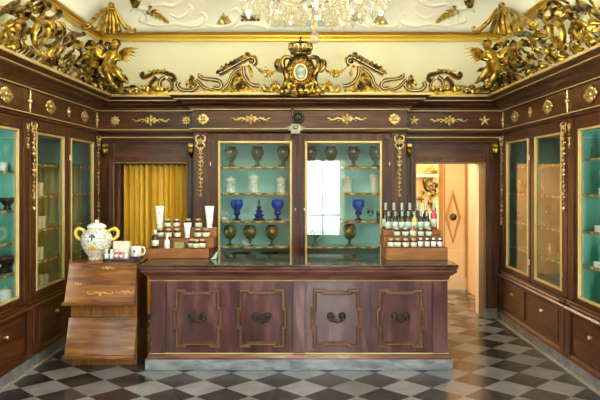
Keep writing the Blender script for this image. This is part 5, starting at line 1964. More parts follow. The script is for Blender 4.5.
def crest_side(right):
    Yp = 7.72
    side = 'right' if right else 'left'

    def pp(px, py, Y=Yp):
        x = px if right else MIR - px
        return ((x - CX) * Y / FPX, EYE + (CY - py) * Y / FPX)

    def path(l, Y=Yp, n=6):
        return catmull([pp(a, c, Y) for a, c in l], n)

    def ang(a):
        return a if right else PI - a

    def bend(a):
        return a if right else -a
    door = 'open doorway' if right else 'curtained doorway'
    # --- raking scroll pediment half
    o = pp(362, 95)
    t = thing('pediment_scroll', 'gilded raking scroll on the cornice, between the crowned cartouche and the %s' % door, 'carving', (o[0], Yp, 2.714))
    b = MB()
    b.T = frame_back(Yp)
    band(b, path([(349.5, 66), (347, 63.5), (348, 60), (352, 59), (358, 61.5), (367, 66.5), (376, 71.5), (383, 75)]), 0.030, 0.07)
    b.build('raking_band', GM, t)
    b = MB()
    b.T = frame_back(Yp)
    band(b, path([(343, 87), (349, 86), (354.5, 82), (358, 75), (358.5, 67)]), 0.024, 0.05)
    band(b, path([(361, 69), (367, 72.5), (371.5, 78), (374, 85), (379, 90)]), 0.020, 0.05)
    b.build('inner_band', GM, t)
    b = MB()
    b.T = frame_back(Yp)
    b.prism([pp(*q) for q in ((348, 92), (378, 92), (374, 84), (370, 76), (364, 71), (360, 69), (358, 78), (354, 86))][::(1 if right else -1)], 0.0, 0.03)
    for q in ((360, 84), (366, 82), (363, 77), (369, 87), (357, 88), (363, 88)):
        leaf(b, pp(*q), ang(1.2 + 0.4 * math.sin(q[0])), 0.07, 0.03, bend(-0.8), 0.03, 0.02)
    b.build('pierced_field', 'gold_old', t)
    b = MB()
    b.T = frame_back(Yp)
    for k in range(7):
        q = (355 + 4 * k, 60 + 2.15 * k)
        leaf(b, pp(*q), ang(2.5 - 0.12 * k), 0.085, 0.034, bend(-1.2), 0.06, 0.05)
        leaf(b, pp(q[0] + 1.5, q[1]), ang(0.6 - 0.1 * k), 0.075, 0.03, bend(-0.9), 0.07, 0.04)
    b.build('leaf_crest', 'gold_old', t)
    b = MB()
    b.T = frame_back(Yp)
    q = pp(354.5, 56)
    b.ell((q[0], q[1] + 0.006, 0.07), (0.03, 0.03, 0.028))
    b.ell((q[0], q[1] - 0.03, 0.07), (0.045, 0.018, 0.03))
    q = pp(351.5, 63)
    b.ell((q[0], q[1], 0.08), (0.022, 0.022, 0.03))
    b.build('finial', 'gold_old', t)
    b = MB()
    b.T = frame_back(Yp)
    for k in range(4):
        leaf(b, pp(353 - 0.8 * k, 66 + 2 * k), ang(-1.5), 0.08, 0.025, bend(-0.4), 0.06, 0.04)
    b.build('hanging_leaf', 'gold', t)
    b = MB()
    b.T = frame_back(Yp)
    q0, q1 = pp(343, 94.6), pp(381, 91.5)
    b.box(q0[0], q1[0], 2.7145, q1[1], -0.02, 0.06)
    for k in range(9):
        q = pp(345 + 4.2 * k, 92.5)
        b.ell((q[0], q[1] + 0.012, 0.055), (0.022, 0.016, 0.022), 8, 5)
    b.build('base_band', 'gold', t)
    # --- open C scroll
    o = pp(402, 95)
    t = thing('cornice_scroll', 'low gilded double C-scroll on the cornice beside the raking scroll, towards the %s' % door, 'carving', (o[0], Yp, 2.714))
    b = MB()
    b.T = frame_back(Yp)
    band(b, path([(389, 88.5), (383, 89.5), (380.5, 86), (383, 82), (390, 80.5), (398, 79.5), (402, 77), (401, 75)]), 0.022, 0.05)
    b.build('scroll', GM, t)
    b = MB()
    b.T = frame_back(Yp)
    band(b, path([(384, 88), (391, 90), (398, 88), (403, 83), (406, 80)]), 0.018, 0.04)
    b.build('scroll', GM, t)
    b = MB()
    b.T = frame_back(Yp)
    band(b, path([(404, 86), (407, 90), (414, 91.5), (421, 90), (424, 86), (422.5, 82.5)]), 0.022, 0.05)
    b.build('scroll', GM, t)
    b = MB()
    b.T = frame_back(Yp)
    for k in range(5):
        leaf(b, pp(404 + 1.5 * k, 89 - 1.2 * k), ang(0.7 + 0.35 * k), 0.12, 0.036, bend(-1.3), 0.04, 0.05)
    leaf(b, pp(409, 83), ang(0.2), 0.11, 0.03, bend(-1.8), 0.05, 0.05)
    b.build('acanthus', 'gold_old', t)
    b = MB()
    b.T = frame_back(Yp)
    q0, q1 = pp(381.5, 94.6), pp(426, 92.2)
    b.box(q0[0], q1[0], 2.7145, q1[1], -0.02, 0.05)
    b.build('base_band', 'gold', t)
    # --- shell crest over the door
    Yd = 7.93
    o = pp(444, 95, Yd)
    t = thing('shell_crest', 'gilded arched shell crest on the cornice over the %s' % door, 'carving', (o[0], Yd, 2.714))
    b = MB()
    b.T = frame_back(Yd)
    band(b, path([(430, 82), (427, 80), (428.5, 76.5), (433, 75), (440, 73), (447, 73.5), (453, 77), (457, 78.5), (459.5, 76), (457, 74)], Yd), 0.024, 0.06, False)
    b.build('arch_scroll', GM, t)
    b = MB()
    b.T = frame_back(Yd)
    band(b, path([(437, 78), (441, 81), (442, 86), (440, 91)], Yd), 0.026, 0.04)
    band(b, path([(445, 78), (449, 82), (452, 87), (452.5, 91)], Yd), 0.026, 0.04, False)
    band(b, path([(434, 79), (430, 84), (430, 89), (434, 92)], Yd), 0.018, 0.04)
    b.build('leg_scroll', GM, t)
    b = MB()
    b.T = frame_back(Yd)
    for k in range(9):
        leaf(b, pp(429 + 3.6 * k, 92, Yd), ang(1.1 + 0.5 * math.sin(k * 1.7)), 0.09, 0.036, bend(1.0 if k % 2 else -1.0), 0.04, 0.04)
    b.build('acanthus', 'gold', t)
    b = MB()
    b.T = frame_back(Yd)
    for k in range(4):
        leaf(b, pp(437 + 4 * k, 75, Yd), ang(1.9 - 0.3 * k), 0.075, 0.028, bend(-1.0), 0.05, 0.04)
    b.build('leaf_crest', 'gold', t)
    b = MB()
    b.T = frame_back(Yd)
    q0, q1 = pp(427, 94.2, Yd), pp(461, 92, Yd)
    b.box(q0[0], q1[0], 2.7145, q1[1], -0.02, 0.05)
    b.build('base_band', 'gold', t)
    # --- small foliage run to the corner
    o = pp(475, 95, Yd)
    t = thing('foliage_run', 'small gilded foliage scrolls between the shell crest and cherub above the %s' % door, 'carving', (o[0], Yd, 2.714))
    b = MB()
    b.T = frame_back(Yd)
    for cx, cy, sz, an, fl in ((468, 90, 0.12, 0.3, 1), (475, 91, 0.10, -0.4, -1), (482, 90, 0.12, 0.5, 1)):
        scroll(b, place2(C_P, pp(cx, cy, Yd), sz, ang(an) if not right else an, fl), 0.016, 0.03)
    b.build('scroll', 'gold_old', t)
    b = MB()
    b.T = frame_back(Yd)
    for k in range(8):
        leaf(b, pp(462 + 3.2 * k, 93.2, Yd), ang(0.9 + 0.5 * math.sin(2.1 * k)), 0.075, 0.03, bend(1.2 if k % 2 else -1.2), 0.03, 0.04)
    for px in (464, 471, 479, 487):
        flower(b, pp(px, 91.5, Yd), 0.024, 0.04)
    b.build('acanthus', 'gold', t)
    # --- flower garland hung towards the cartouche
    o = pp(335, 74)
    t = thing('flower_garland', 'gilded flower garland strung beside the crowned cartouche, on the %s side' % door, 'carving', (o[0], Yp, o[1]))
    b = MB()
    b.T = frame_back(Yp)
    b.tube([(p[0], p[1], 0.04) for p in path([(347, 67), (342, 71.5), (335, 74.5), (328, 72), (324, 69)])], 0.007, 6)
    b.build('cord', 'gold_old', t)
    b = MB()
    b.T = frame_back(Yp)
    for px, py, r in ((335, 74, 0.048), (331, 73, 0.034), (339, 73, 0.034), (342.5, 71, 0.024), (327.5, 72, 0.022)):
        flower(b, pp(px, py), r, 0.05, 5, px)
    for k in range(5):
        leaf(b, pp(335, 73), ang(-2.6 + 0.55 * k) if k < 4 else ang(1.4), 0.075, 0.024, 0.3, 0.04, 0.02)
    b.build('flower', 'gold', t)
    # --- upright plant and fan beside the cartouche
    o = pp(329, 95)
    t = thing('flower_spray', 'gilded flower spray with dark fan at the cartouche foot, on the %s side' % door, 'carving', (o[0], Yp, 2.714))
    b = MB()
    b.T = frame_back(Yp)
    q = pp(326.5, 94.5)
    b.tube([(q[0], q[1] + 0.0, 0.03), (q[0] + 0.004, q[1] + 0.05, 0.035), (q[0], q[1] + 0.09, 0.04)], 0.012, 6)
    for k in range(7):
        leaf(b, pp(327, 91), ang(0.1 + 0.48 * k), 0.10, 0.032, bend(0.5), 0.03, 0.03)
    flower(b, pp(327, 85), 0.05, 0.05, 6)
    b.build('flower', 'gold', t)
    b = MB()
    b.T = frame_back(Yp)
    for k in range(6):
        b.mat = 1 if k % 2 else 0
        leaf(b, pp(336.5, 94), ang(1.0 + 0.2 * k), 0.10, 0.018, 0.2, 0.03, 0.03)
    b.mat = 0
    scroll(b, path([(332, 93), (336, 92), (339, 88), (337.5, 85)]), 0.016, 0.05)
    b.build('fan', GM, t)


crest_side(False)
crest_side(True)

# ---- crowned cartouche in the middle
Yc = 7.66


def cp(px, py):
    return ((px - CX) * Yc / FPX, EYE + (CY - py) * Yc / FPX)


o = cp(300.6, 95)
t = thing('crowned_cartouche', 'gilded cartouche with a crown and an oval portrait cameo on the middle of the cornice', 'carving', (o[0], Yc, 2.714))
b = MB()
b.T = frame_back(Yc)
pl = [(300.6 + 15.5 * math.cos(a) * (1.0 if math.sin(a) > -0.2 else 0.92), 75 - 21 * math.sin(a)) for a in [k * PI / 14 for k in range(28)]]
b.prism([cp(*q) for q in pl], -0.03, 0.02)
b.build('shield', 'umber', t)
for sg in (-1, 1):
    b = MB()
    b.T = frame_back(Yc)

    def sp(l):
        return catmull([cp(300.6 + sg * (a - 300.6), c) for a, c in l], 6)
    scroll(b, sp([(309, 62), (311, 58.5), (316, 58.5), (318.5, 62), (318, 68), (315, 75), (314.5, 82), (317, 88), (322, 93), (326, 95)]), 0.034, 0.04, 0.5)
    scroll(b, sp([(319, 62), (323, 61.5), (324.5, 66), (322, 71), (318.5, 72)]), 0.026, 0.04, 0.5)
    scroll(b, sp([(302, 95), (308, 94), (312, 90), (313, 84), (311, 80)]), 0.028, 0.05, 0.5)
    scroll(b, sp([(304, 97), (311, 96), (318, 95.4), (322, 92)]), 0.022, 0.05, 0.5)
    b.build('scroll', 'gold_old', t)
    b = MB()
    b.T = frame_back(Yc)
    for k in range(6):
        q = cp(300.6 + sg * (319 - k * 0.5), 63 + 2.2 * k)
        leaf(b, q, (0.2 if sg > 0 else PI - 0.2) + sg * (-0.25 * k), 0.07, 0.026, sg * 0.8, 0.04, 0.04)
    b.build('acanthus', 'gold', t)
    b = MB()
    b.T = frame_back(Yc)
    for k in range(3):
        q = cp(300.6 + sg * (308 + 3 * k - 300.6), 90 - 1.5 * k)
        leaf(b, q, PI / 2 + sg * (0.6 - 0.4 * k), 0.08, 0.03, -sg * 0.8, 0.05, 0.04)
    b.build('acanthus', 'gold', t)
b = MB()
b.T = frame_back(Yc)
for k in range(16):
    a = 2 * PI * k / 16
    flower(b, cp(300.6 + 9.8 * math.cos(a), 73 - 11.5 * math.sin(a)), 0.028 + 0.006 * (k % 2), 0.035, 5, a)
for k in range(10):
    a = 2 * PI * (k + 0.4) / 10
    flower(b, cp(300.6 + 12.8 * math.cos(a), 75 - 15 * math.sin(a)), 0.022, 0.03, 5, a)
b.build('flower_wreath', 'gold', t)
b = MB()
b.T = frame_back(Yc)
n = 30
b.tube([(cp(300.6 + 6.4 * math.cos(2 * PI * k / n), 73 - 7.9 * math.sin(2 * PI * k / n)) + (0.055,)) for k in range(n)], 0.013, 7, closed=True)
b.build('oval_frame', 'gold_pale', t)
b = MB()
b.T = frame_back(Yc)
q = cp(300.6, 73)
b.ell((q[0], q[1], 0.04), (0.072, 0.088, 0.018), 24, 10)
med = b.build('cameo', 'cameo', t)
b = MB()
b.T = frame_back(Yc)
b.ell((q[0] - 0.002, q[1] + 0.018, 0.058), (0.024, 0.032, 0.012), 12, 8)
b.ell((q[0] - 0.026, q[1] + 0.014, 0.058), (0.008, 0.006, 0.006), 8, 5)
b.ell((q[0] + 0.006, q[1] - 0.022, 0.056), (0.014, 0.02, 0.010), 10, 6)
b.ell((q[0] + 0.004, q[1] - 0.048, 0.052), (0.036, 0.022, 0.012), 12, 6)
b.ell((q[0] + 0.012, q[1] + 0.034, 0.057), (0.026, 0.022, 0.012), 10, 6)
b.build('portrait_relief', 'cameo_relief', med)
b = MB()
b.T = frame_back(Yc)
c0 = cp(300.6, 54.5)
for k in range(25):
    a = -PI / 2 + PI * k / 24
b.lathe_pts = None
ringp = [(c0[0] + 0.105 * math.cos(2 * PI * k / 28), c0[1], 0.045 + 0.05 * math.sin(2 * PI * k / 28)) for k in range(28)]
b.tube(ringp, 0.016, 7, closed=True)
b.tube([(p[0], p[1] + 0.03, p[2]) for p in ringp], 0.010, 6, closed=True)
for k in range(9):
    a = 2 * PI * k / 9 + 0.17
    b.ell((c0[0] + 0.118 * math.cos(a), c0[1] + 0.015, 0.045 + 0.062 * math.sin(a)), (0.014, 0.011, 0.012), 8, 5)
for k in range(9):
    a = PI * k / 8
    x = c0[0] + 0.135 * math.cos(a)
    leaf(b, (c0[0] + 0.108 * math.cos(a), c0[1] + 0.03), PI / 2 - 0.5 * math.cos(a), 0.075, 0.024, 0, 0.045 + 0.05 * math.sin(a), 0.02)
for k in range(5):
    a = PI * k / 4
    b.tube([(c0[0] + 0.12 * math.cos(a), c0[1] + 0.06, 0.045 + 0.04 * math.sin(a)), (c0[0] + 0.13 * math.cos(a), c0[1] + 0.11, 0.045 + 0.04 * math.sin(a)),
            (c0[0] + 0.06 * math.cos(a), c0[1] + 0.135, 0.045 + 0.02 * math.sin(a)), (c0[0], c0[1] + 0.125, 0.045)], [0.012, 0.015, 0.012, 0.010], 6)
b.ell((c0[0], c0[1] + 0.145, 0.045), (0.02, 0.02, 0.02))
b.box(c0[0] - 0.006, c0[0] + 0.006, c0[1] + 0.16, c0[1] + 0.20, 0.039, 0.051)
b.box(c0[0] - 0.018, c0[0] + 0.018, c0[1] + 0.175, c0[1] + 0.187, 0.039, 0.051)
b.build('crown', 'gold_old', t)
b = MB()
b.T = frame_back(Yc)
q0 = cp(281, 98)
q1 = cp(320, 95)
for k in range(7):
    q = cp(285 + 5.2 * k, 95.5)
    leaf(b, q, PI / 2 + 0.25 * (3 - k), 0.09, 0.034, 0.2 * (k - 3), 0.05, 0.04)
b.ell(cp(300.6, 94) + (0.05,), (0.05, 0.032, 0.05), 10, 7)
b.build('foot_palmette', 'gold', t)


# ---- side crestings
def side_cresting(s):
    hP = 2.42
    door = 'curtained doorway' if s < 0 else 'open doorway'

    def pp(px, py):
        X = -hP + XC
        Y = X * FPX / (px - CX)
        return (Y, EYE + (CY - py) * Y / FPX)

    def path(l, n=6):
        return catmull([pp(*q) for q in l], n)
    t = thing('gilded_cresting', 'tall gilded tangle of scrolls and acanthus on the side cornice running to the %s' % door, 'carving', (XC + s * hP, 6.2, 2.714))
    T = frame_side(s, hP)
    rr = random.Random(21 if s < 0 else 22)
    paths = [('A', [(24, 50), (19, 41), (20, 29), (26, 23), (32, 24), (33, 32), (29, 41), (24, 48)], .027, 'gold'),
             ('B', [(13, 46), (9, 42), (9, 34), (14, 30), (18, 33), (16, 38)], .028, 'gold_old'),
             ('C', [(34, 15), (42, 19), (49, 17), (53, 12), (50, 9)], .026, 'gold_old'),
             ('D', [(20, 10), (24, 18), (28, 20), (33, 15), (31, 8), (26, 8)], .028, 'gold'),
             ('E', [(2, 14), (8, 9), (15, 9), (19, 14), (16, 19), (12, 17)], .028, 'gold_old'),
             ('F', [(1, 27), (6, 22), (12, 22), (14, 27), (10, 29)], .024, 'gold'),
             ('G', [(57, 45), (60, 38), (66, 34), (73, 35), (77, 34)], .028, 'gold_old'),
             ('H', [(66, 60), (70, 66), (77, 66), (82, 60), (80, 55), (76, 57)], .025, 'gold_old'),
             ('I', [(68, 68), (73, 73), (80, 74), (86, 69), (84, 62)], .022, 'gold_old'),
             ('J', [(44, 60), (41, 52), (46, 45), (50, 48)], .024, 'gold'),
             ('K', [(35, 43), (40, 46), (48, 42), (54, 36)], .022, 'gold_old'),
             ('N', [(50, 64), (55, 68), (62, 65), (64, 58), (60, 55)], .02, 'gold_old'),
             ('O', [(-8, 38), (-2, 40), (4, 38), (6, 33), (3, 30)], .028, 'gold'),
             ('P', [(-14, 20), (-8, 12), (0, 6), (8, 2), (14, -4)], .028, 'gold_old'),
             ('Q', [(22, 4), (30, -2), (38, 2), (40, 8), (36, 11)], .024, 'gold_old')]
    for nm, l, r, m in paths:
        b = MB()
        b.T = T
        P = path(l)
        if nm in 'ACGHE':
            # broad channelled scroll
            n = len(P)
            b.tube([(p[0], p[1], 0.13 if nm == 'A' else 0.07) for p in P], [r * (0.35 + 0.65 * math.sin(PI * i / (n - 1)) ** 0.6) for i in range(n)], 8, True, 1.35, up=(0, 0, 1))
        else:
            scroll(b, P, r, 0.05, 0.35, 0.04)
        e = P[-1]
        b.ell((e[0], e[1], 0.07), (r * 0.9, r * 0.9, r * 0.9), 8, 5)
        b.build('scroll', m, t)
    # leaves: hand placed sprays, then filling foliage
    sprays = [(46, 36, 0.7, .20), (48, 35, 1.0, .17), (50, 36, 0.3, .18), (53, 33, 1.3, .13), (62, 46, 0.9, .2), (66, 44, 0.4, .22), (70, 62, 1.2, .18), (74, 58, 0.8, .2),
              (78, 70, 1.3, .16), (84, 66, 0.8, .2), (12, 12, 0.9, .2), (4, 10, 1.3, .22), (28, 12, 0.5, .2), (38, 22, 0.2, .22),
              (57, 60, 1.3, .18), (50, 56, 1.6, .16), (30, 6, 1.0, .16)]
    for k, (px, py, a, L) in enumerate(sprays):
        b = MB()
        b.T = T
        leaf(b, pp(px, py), a, L, L * 0.21, rr.choice((-1.6, -1.1, 1.2, 1.7)), 0.05, 0.07, 4)
        b.build('acanthus_leaf', 'gold' if k % 2 else 'gold_old', t)
    for k in range(27):
        px = -12 + 3.6 * k
        b = MB()
        b.T = T
        q = pp(px, 43.75 + 0.4556 * px + 3)
        L = rr.uniform(0.10, 0.15)
        leaf(b, q, rr.uniform(0.5, 2.4), L, L * 0.26, rr.choice((-2.0, -1.4, 1.5, 2.0)), rr.uniform(0.03, 0.09), 0.05, 3, n=12)
        b.build('acanthus_leaf', 'gold' if k % 2 else 'gold_old', t)
    for k in range(34):
        px = rr.uniform(-14, 84)
        if 16 < px < 36 and k % 4:
            px += 24
        top = 2 if px < 36 else (14 + (px - 36) * 0.9 if px < 60 else 38 + (px - 60) * 0.72)
        bot = 43.75 + 0.4556 * px - 2
        py = bot - (bot - top) * rr.uniform(0, 0.95) ** 1.4
        q = pp(px, py)
        if q[1] < 2.73:
            continue
        b = MB()
        b.T = T
        L = rr.uniform(0.10, 0.2)
        leaf(b, q, rr.uniform(0.1, 2.6), L, L * 0.19, rr.choice((-2.2, -1.4, 1.5, 2.4)), rr.uniform(0.0, 0.05), 0.06, 3, n=12)
        b.build('acanthus_leaf', 'gold' if k % 3 == 0 else 'gold_old', t)
    for k, (px, py, r) in enumerate([(35, 55, .045), (30, 52, .04), (40, 58, .036), (58, 67, .036), (62, 68.5, .03), (4, 38, .04), (9, 44, .036),
                                     (48, 46, .04), (51, 55, .046), (19, 48, .034), (73, 75, .03), (79, 78, .03), (27, 34, .03), (50, 30, .03)]):
        q = pp(px, py)
        b = MB()
        b.T = T
        flower(b, q, r, 0.07, 6, k)
        b.build('flower', 'gold_pale' if k % 2 else 'gold', t)
    b = MB()
    b.T = T
    b.box(4.4, 7.36, 2.7145, 2.745, -0.06, 0.05)
    b.build('base_band', 'gold_old', t)
    return t


side_cresting(-1)
side_cresting(1)


# ---- corner cherubs
def make_cherub(mirror, label, hold):
    Yh = 7.70
    k = Yh / FPX

    def J(px, py, w):
        x = px if not mirror else MIR - px
        return Vector(((x - CX) * k, Yh - w, EYE + (CY - py) * k))
    pts = {}
    names = ['pelvis', 'belly', 'chest', 'neck', 'head0', 'head', 'head2',
             'sh_r', 'el_r', 'wr_r', 'ha_r', 'sh_l', 'el_l', 'wr_l', 'ha_l',
             'hip_r', 'kn_r', 'an_r', 'to_r', 'hip_l', 'kn_l', 'an_l', 'to_l']
    crd = dict(pelvis=(111.5, 67, .10, .066), belly=(113, 63, .12, .068), chest=(115, 57.5, .11, .060), neck=(117.5, 53, .12, .028), head0=(118.4, 50.3, .13, .042),
               head=(119, 46.3, .135, .056), head2=(119.5, 43.6, .13, .046),
               sh_r=(119.8, 56.5, .13, .038), el_r=(125, 61, .17, .031), wr_r=(120.5, 63.5, .22, .022), ha_r=(118.3, 63.6, .235, .018),
               sh_l=(110, 56, .10, .038), el_l=(104.5, 60, .12, .031), wr_l=(101, 55.5, .15, .022), ha_l=(99.5, 52.3, .16, .018),
               hip_r=(115, 69, .13, .056), kn_r=(121.5, 74, .20, .044), an_r=(127, 82.5, .15, .028), to_r=(131.5, 85.5, .19, .016),
               hip_l=(108.5, 70, .13, .056), kn_l=(112.5, 77.5, .20, .044), an_l=(117, 87, .14, .028), to_l=(121, 89.5, .18, .016))
    ed = [('pelvis', 'belly'), ('belly', 'chest'), ('chest', 'neck'), ('neck', 'head0'), ('head0', 'head'), ('head', 'head2'),
          ('chest', 'sh_r'), ('sh_r', 'el_r'), ('el_r', 'wr_r'), ('wr_r', 'ha_r'), ('chest', 'sh_l'), ('sh_l', 'el_l'), ('el_l', 'wr_l'), ('wr_l', 'ha_l'),
          ('pelvis', 'hip_r'), ('hip_r', 'kn_r'), ('kn_r', 'an_r'), ('an_r', 'to_r'), ('pelvis', 'hip_l'), ('hip_l', 'kn_l'), ('kn_l', 'an_l'), ('an_l', 'to_l')]
    vs, idx, rad = [], {}, []
    for nme in names:
        idx[nme] = len(vs)
        c = crd[nme]
        vs.append(J(c[0], c[1], c[2]))
        rad.append(c[3])
    es = [(idx[a], idx[c]) for a, c in ed]
    me = bpy.data.meshes.new('cherub_skeleton')
    me.from_pydata(vs, es, [])
    tmp = bpy.data.objects.new('cherub_skeleton', me)
    COL.objects.link(tmp)
    sk = tmp.modifiers.new('skin', 'SKIN')
    sk.use_smooth_shade = True
    ss = tmp.modifiers.new('sub', 'SUBSURF')
    ss.levels = ss.render_levels = 2
    for i, v in enumerate(me.skin_vertices[0].data):
        v.radius = (rad[i], rad[i])
        v.use_root = (i == 0)
    dg = bpy.context.evaluated_depsgraph_get()
    ev = tmp.evaluated_get(dg)
    m2 = bpy.data.meshes.new_from_object(ev)
    b = MB()
    b.add([tuple(v.co) for v in m2.vertices], [tuple(p.vertices) for p in m2.polygons], True)
    bpy.data.objects.remove(tmp)
    # face, ears, fingers and toes
    mxs = -1 if mirror else 1
    hc = J(119, 46.3, .135)
    f = Vector((0.25 * mxs, -1, -0.12)).normalized()
    sd = Vector((1, 0.25 * mxs, 0)).normalized()
    up = Vector((0, 0, 1))

    def HP(a, c, d):
        p = hc + sd * a + up * c + f * d
        return (p.x, p.y, p.z)
    b.tube([HP(0, 0.008, 0.046), HP(0, -0.006, 0.060), HP(0, -0.010, 0.050)], [0.005, 0.010, 0.007], 6)
    for sg in (-1, 1):
        b.ell(HP(sg * 0.019, 0.006, 0.044), (0.008, 0.006, 0.006), 8, 5)
        b.tube([HP(sg * 0.010, 0.017, 0.047), HP(sg * 0.020, 0.019, 0.045), HP(sg * 0.029, 0.014, 0.038)], 0.0045, 5)
        b.ell(HP(sg * 0.022, -0.016, 0.038), (0.014, 0.012, 0.013), 8, 6)
        b.ell(HP(sg * 0.052, -0.002, 0.0), (0.007, 0.010, 0.014), 8, 6)
    b.tube([HP(-0.012, -0.024, 0.043), HP(0, -0.027, 0.048), HP(0.012, -0.024, 0.043)], 0.0045, 5)
    b.ell(HP(0, -0.040, 0.036), (0.012, 0.010, 0.010), 8, 5)
    for a, c in (('wr_r', 'ha_r'), ('wr_l', 'ha_l')):
        p0, p1 = vs[idx[a]], vs[idx[c]]
        d = (p1 - p0).normalized()
        q = d.cross(Vector((0, 1, 0)))
        q = q.normalized() if q.length > 1e-3 else Vector((1, 0, 0))
        curl = d.cross(q).normalized()
        for i, L in enumerate((0.026, 0.031, 0.029, 0.022)):
            o = p1 + q * (0.0085 * (i - 1.5))
            b.tube([o, o + d * L * 0.55, o + d * L * 0.95 + curl * 0.006], [0.006, 0.0052, 0.004], 6)
        o = p0 + d * 0.008 + q * 0.016
        b.tube([o, o + q * 0.012 + d * 0.008, o + q * 0.014 + d * 0.020], [0.0065, 0.006, 0.0042], 6)
    for a, c in (('an_r', 'to_r'), ('an_l', 'to_l')):
        p0, p1 = vs[idx[a]], vs[idx[c]]
        d = (p1 - p0).normalized()
        q = d.cross(up).normalized()
        for i in range(5):
            o = p1 + q * (0.006 * (i - 2)) + d * 0.006
            b.ell((o.x, o.y, o.z), (0.0055, 0.0055, 0.005), 6, 4)
    og = J(113, 92, .1)
    t = thing('cherub', label, 'cherub', og)
    b.build('body', 'gold', t)
    b = MB()
    rr = random.Random(4)
    for i in range(34):
        th, ph = rr.uniform(0, 2 * PI), rr.uniform(0.0, 1.0)
        a = 0.047 * math.cos(th) * math.sin(ph * 1.5)
        d = 0.047 * math.sin(th) * math.sin(ph * 1.5) - 0.012
        c = 0.047 * math.cos(ph * 1.5) + 0.006
        if d > 0.012 and c < 0.034:
            continue
        b.ell(HP(a, c, d), (0.013, 0.013, 0.011), 6, 4)
    b.build('hair', 'gold_old', t)
    for base, tip in (((118, 54), 1), ((107, 53), -1)):
        b = MB()
        b.T = frame_back(Yh - 0.06)
        bx = base[0] if not mirror else MIR - base[0]
        u, v = (bx - CX) * k, EYE + (CY - base[1]) * k
        dirx = tip * mxs
        for i in range(6):
            a = 0.45 - 0.17 * i
            leaf(b, (u + dirx * 0.03, v - 0.008 * i), a if dirx > 0 else PI - a, 0.25 - 0.022 * i, 0.030, -0.5 * dirx, 0.0, 0.03, 3)
        b.build('wing', 'gold', t)
    b = MB()
    b.T = frame_back(Yh - 0.10)
    for i in range(7):
        px = 104 + 2.6 * i
        x = px if not mirror else MIR - px
        leaf(b, ((x - CX) * k, EYE + (CY - 68 - 0.5 * i) * k), -PI / 2 + 0.5 * mxs * math.sin(i * 1.3), 0.13, 0.036, 0.7 * mxs, 0.02 + 0.015 * (i % 3), 0.04, 2)
    b.build('drapery', 'gold', t)
    # rocaille mound that carries the figure
    b = MB()
    b.T = frame_back(Yh)
    rr = random.Random(9)
    for i in range(34):
        px = rr.uniform(90, 124)
        py = rr.uniform(73, 92)
        x = px if not mirror else MIR - px
        leaf(b, ((x - CX) * k, max(2.73, EYE + (CY - py) * k)), rr.uniform(0.4, 2.7), rr.uniform(0.09, 0.17), 0.036, rr.choice((-1.8, 1.8)), rr.uniform(0.0, 0.07), 0.05, 3, n=12)
    for i in range(8):
        px = 94 + 4.3 * i
        x = px if not mirror else MIR - px
        flower(b, ((x - CX) * k, 2.75 + 0.02 * (i % 2)), 0.03, 0.10, 5, i)
    x0, x1 = (92, 128) if not mirror else (MIR - 128, MIR - 92)
    b.box((x0 - CX) * k, (x1 - CX) * k, 2.7145, 2.75, -0.06, 0.08)
    b.build('rocaille_base', 'gold_old', t)
    # foliage behind
    b = MB()
    b.T = frame_back(Yh + 0.02)
    for i in range(26):
        px = rr.uniform(88, 112)
        py = rr.uniform(46, 74)
        x = px if not mirror else MIR - px
        leaf(b, ((x - CX) * k, EYE + (CY - py) * k), rr.uniform(0.2, 2.9), rr.uniform(0.1, 0.17), 0.034, rr.choice((-2, 2)), rr.uniform(-0.04, 0.02), 0.05, 3, n=12)
    for i, (a, c, sz, an) in enumerate(((98, 49, .2, 1.2), (101, 53, .22, 1.8), (95, 60, .2, 1.3), (105, 50, .17, 0.6), (92, 70, .18, 1.0))):
        x = a if not mirror else MIR - a
        scroll(b, place2(C_P if i % 2 else S_P, ((x - CX) * k, EYE + (CY - c) * k), sz, an, mxs), 0.02, 0.02)
    b.build('foliage', 'gold_old', t)
    return t


make_cherub(False, 'gilded winged cherub seated in the corner of the cornice above the curtained doorway', None)
make_cherub(True, 'gilded winged cherub seated in the corner of the cornice above the open doorway', None)


# ---- ribbed canopies over the corner of the cove
def canopy(mirror, label):
    def pt(px, py, out=0.0):
        """on the cove near the corner: back slope in the middle, side slope at the outer ribs"""
        x = px if not mirror else 502 - (px - 111) * 1.28
        lim = (XC + UPW - 0.20) if x > CX else (XC - UPW + 0.20)
        Y = min(8.10, lim * FPX / (x - CX)) - out
        return at(x, py, Y)
    o = pt(111, 3)
    t = thing('canopy', label, 'carving', o)
    apex = (111, 7)
    ends = [((102, 11), (95, 18), (87.5, 25)), ((104.5, 13), (101, 22), (97, 30)), ((107.5, 14), (106, 23), (104.5, 32)), ((110, 14), (110, 23), (109, 33.5)),
            ((112, 14), (113.5, 23), (113.5, 33)), ((114.5, 13), (117, 22), (119, 31)), ((116, 11), (121, 21), (130, 31.5))]
    for i, (m1, m2, e) in enumerate(ends):
        b = MB()
        P = catmull([pt(apex[0] + 0.4 * (i - 3), apex[1], 0.1), pt(*m1, 0.08), pt(*m2, 0.04), pt(*e)], 6)
        n = len(P)
        b.tube(P, [0.014 + 0.02 * j / (n - 1) for j in range(n)], 8)
        b.ell(P[-1], (0.04, 0.03, 0.03), 8, 5)
        b.build('rib', 'gold', t)
    b = MB()
    q = pt(111.2, 5.5, 0.1)
    b.ell(q, (0.04, 0.036, 0.04), 12, 8)
    b.ell((q[0], q[1], q[2] - 0.05), (0.055, 0.05, 0.02), 12, 6)
    b.build('finial', 'gold', t)
    for e, fl in (((88, 27), 1), ((132, 31), -1)):
        b = MB()
        q = pt(*e)
        b.T = frame_back(q[1])
        scroll(b, place2(C_P, (q[0], q[2]), 0.10, 0.4 * fl, fl * (-1 if mirror else 1)), 0.016, 0.03)
        b.build('volute', 'gold', t)


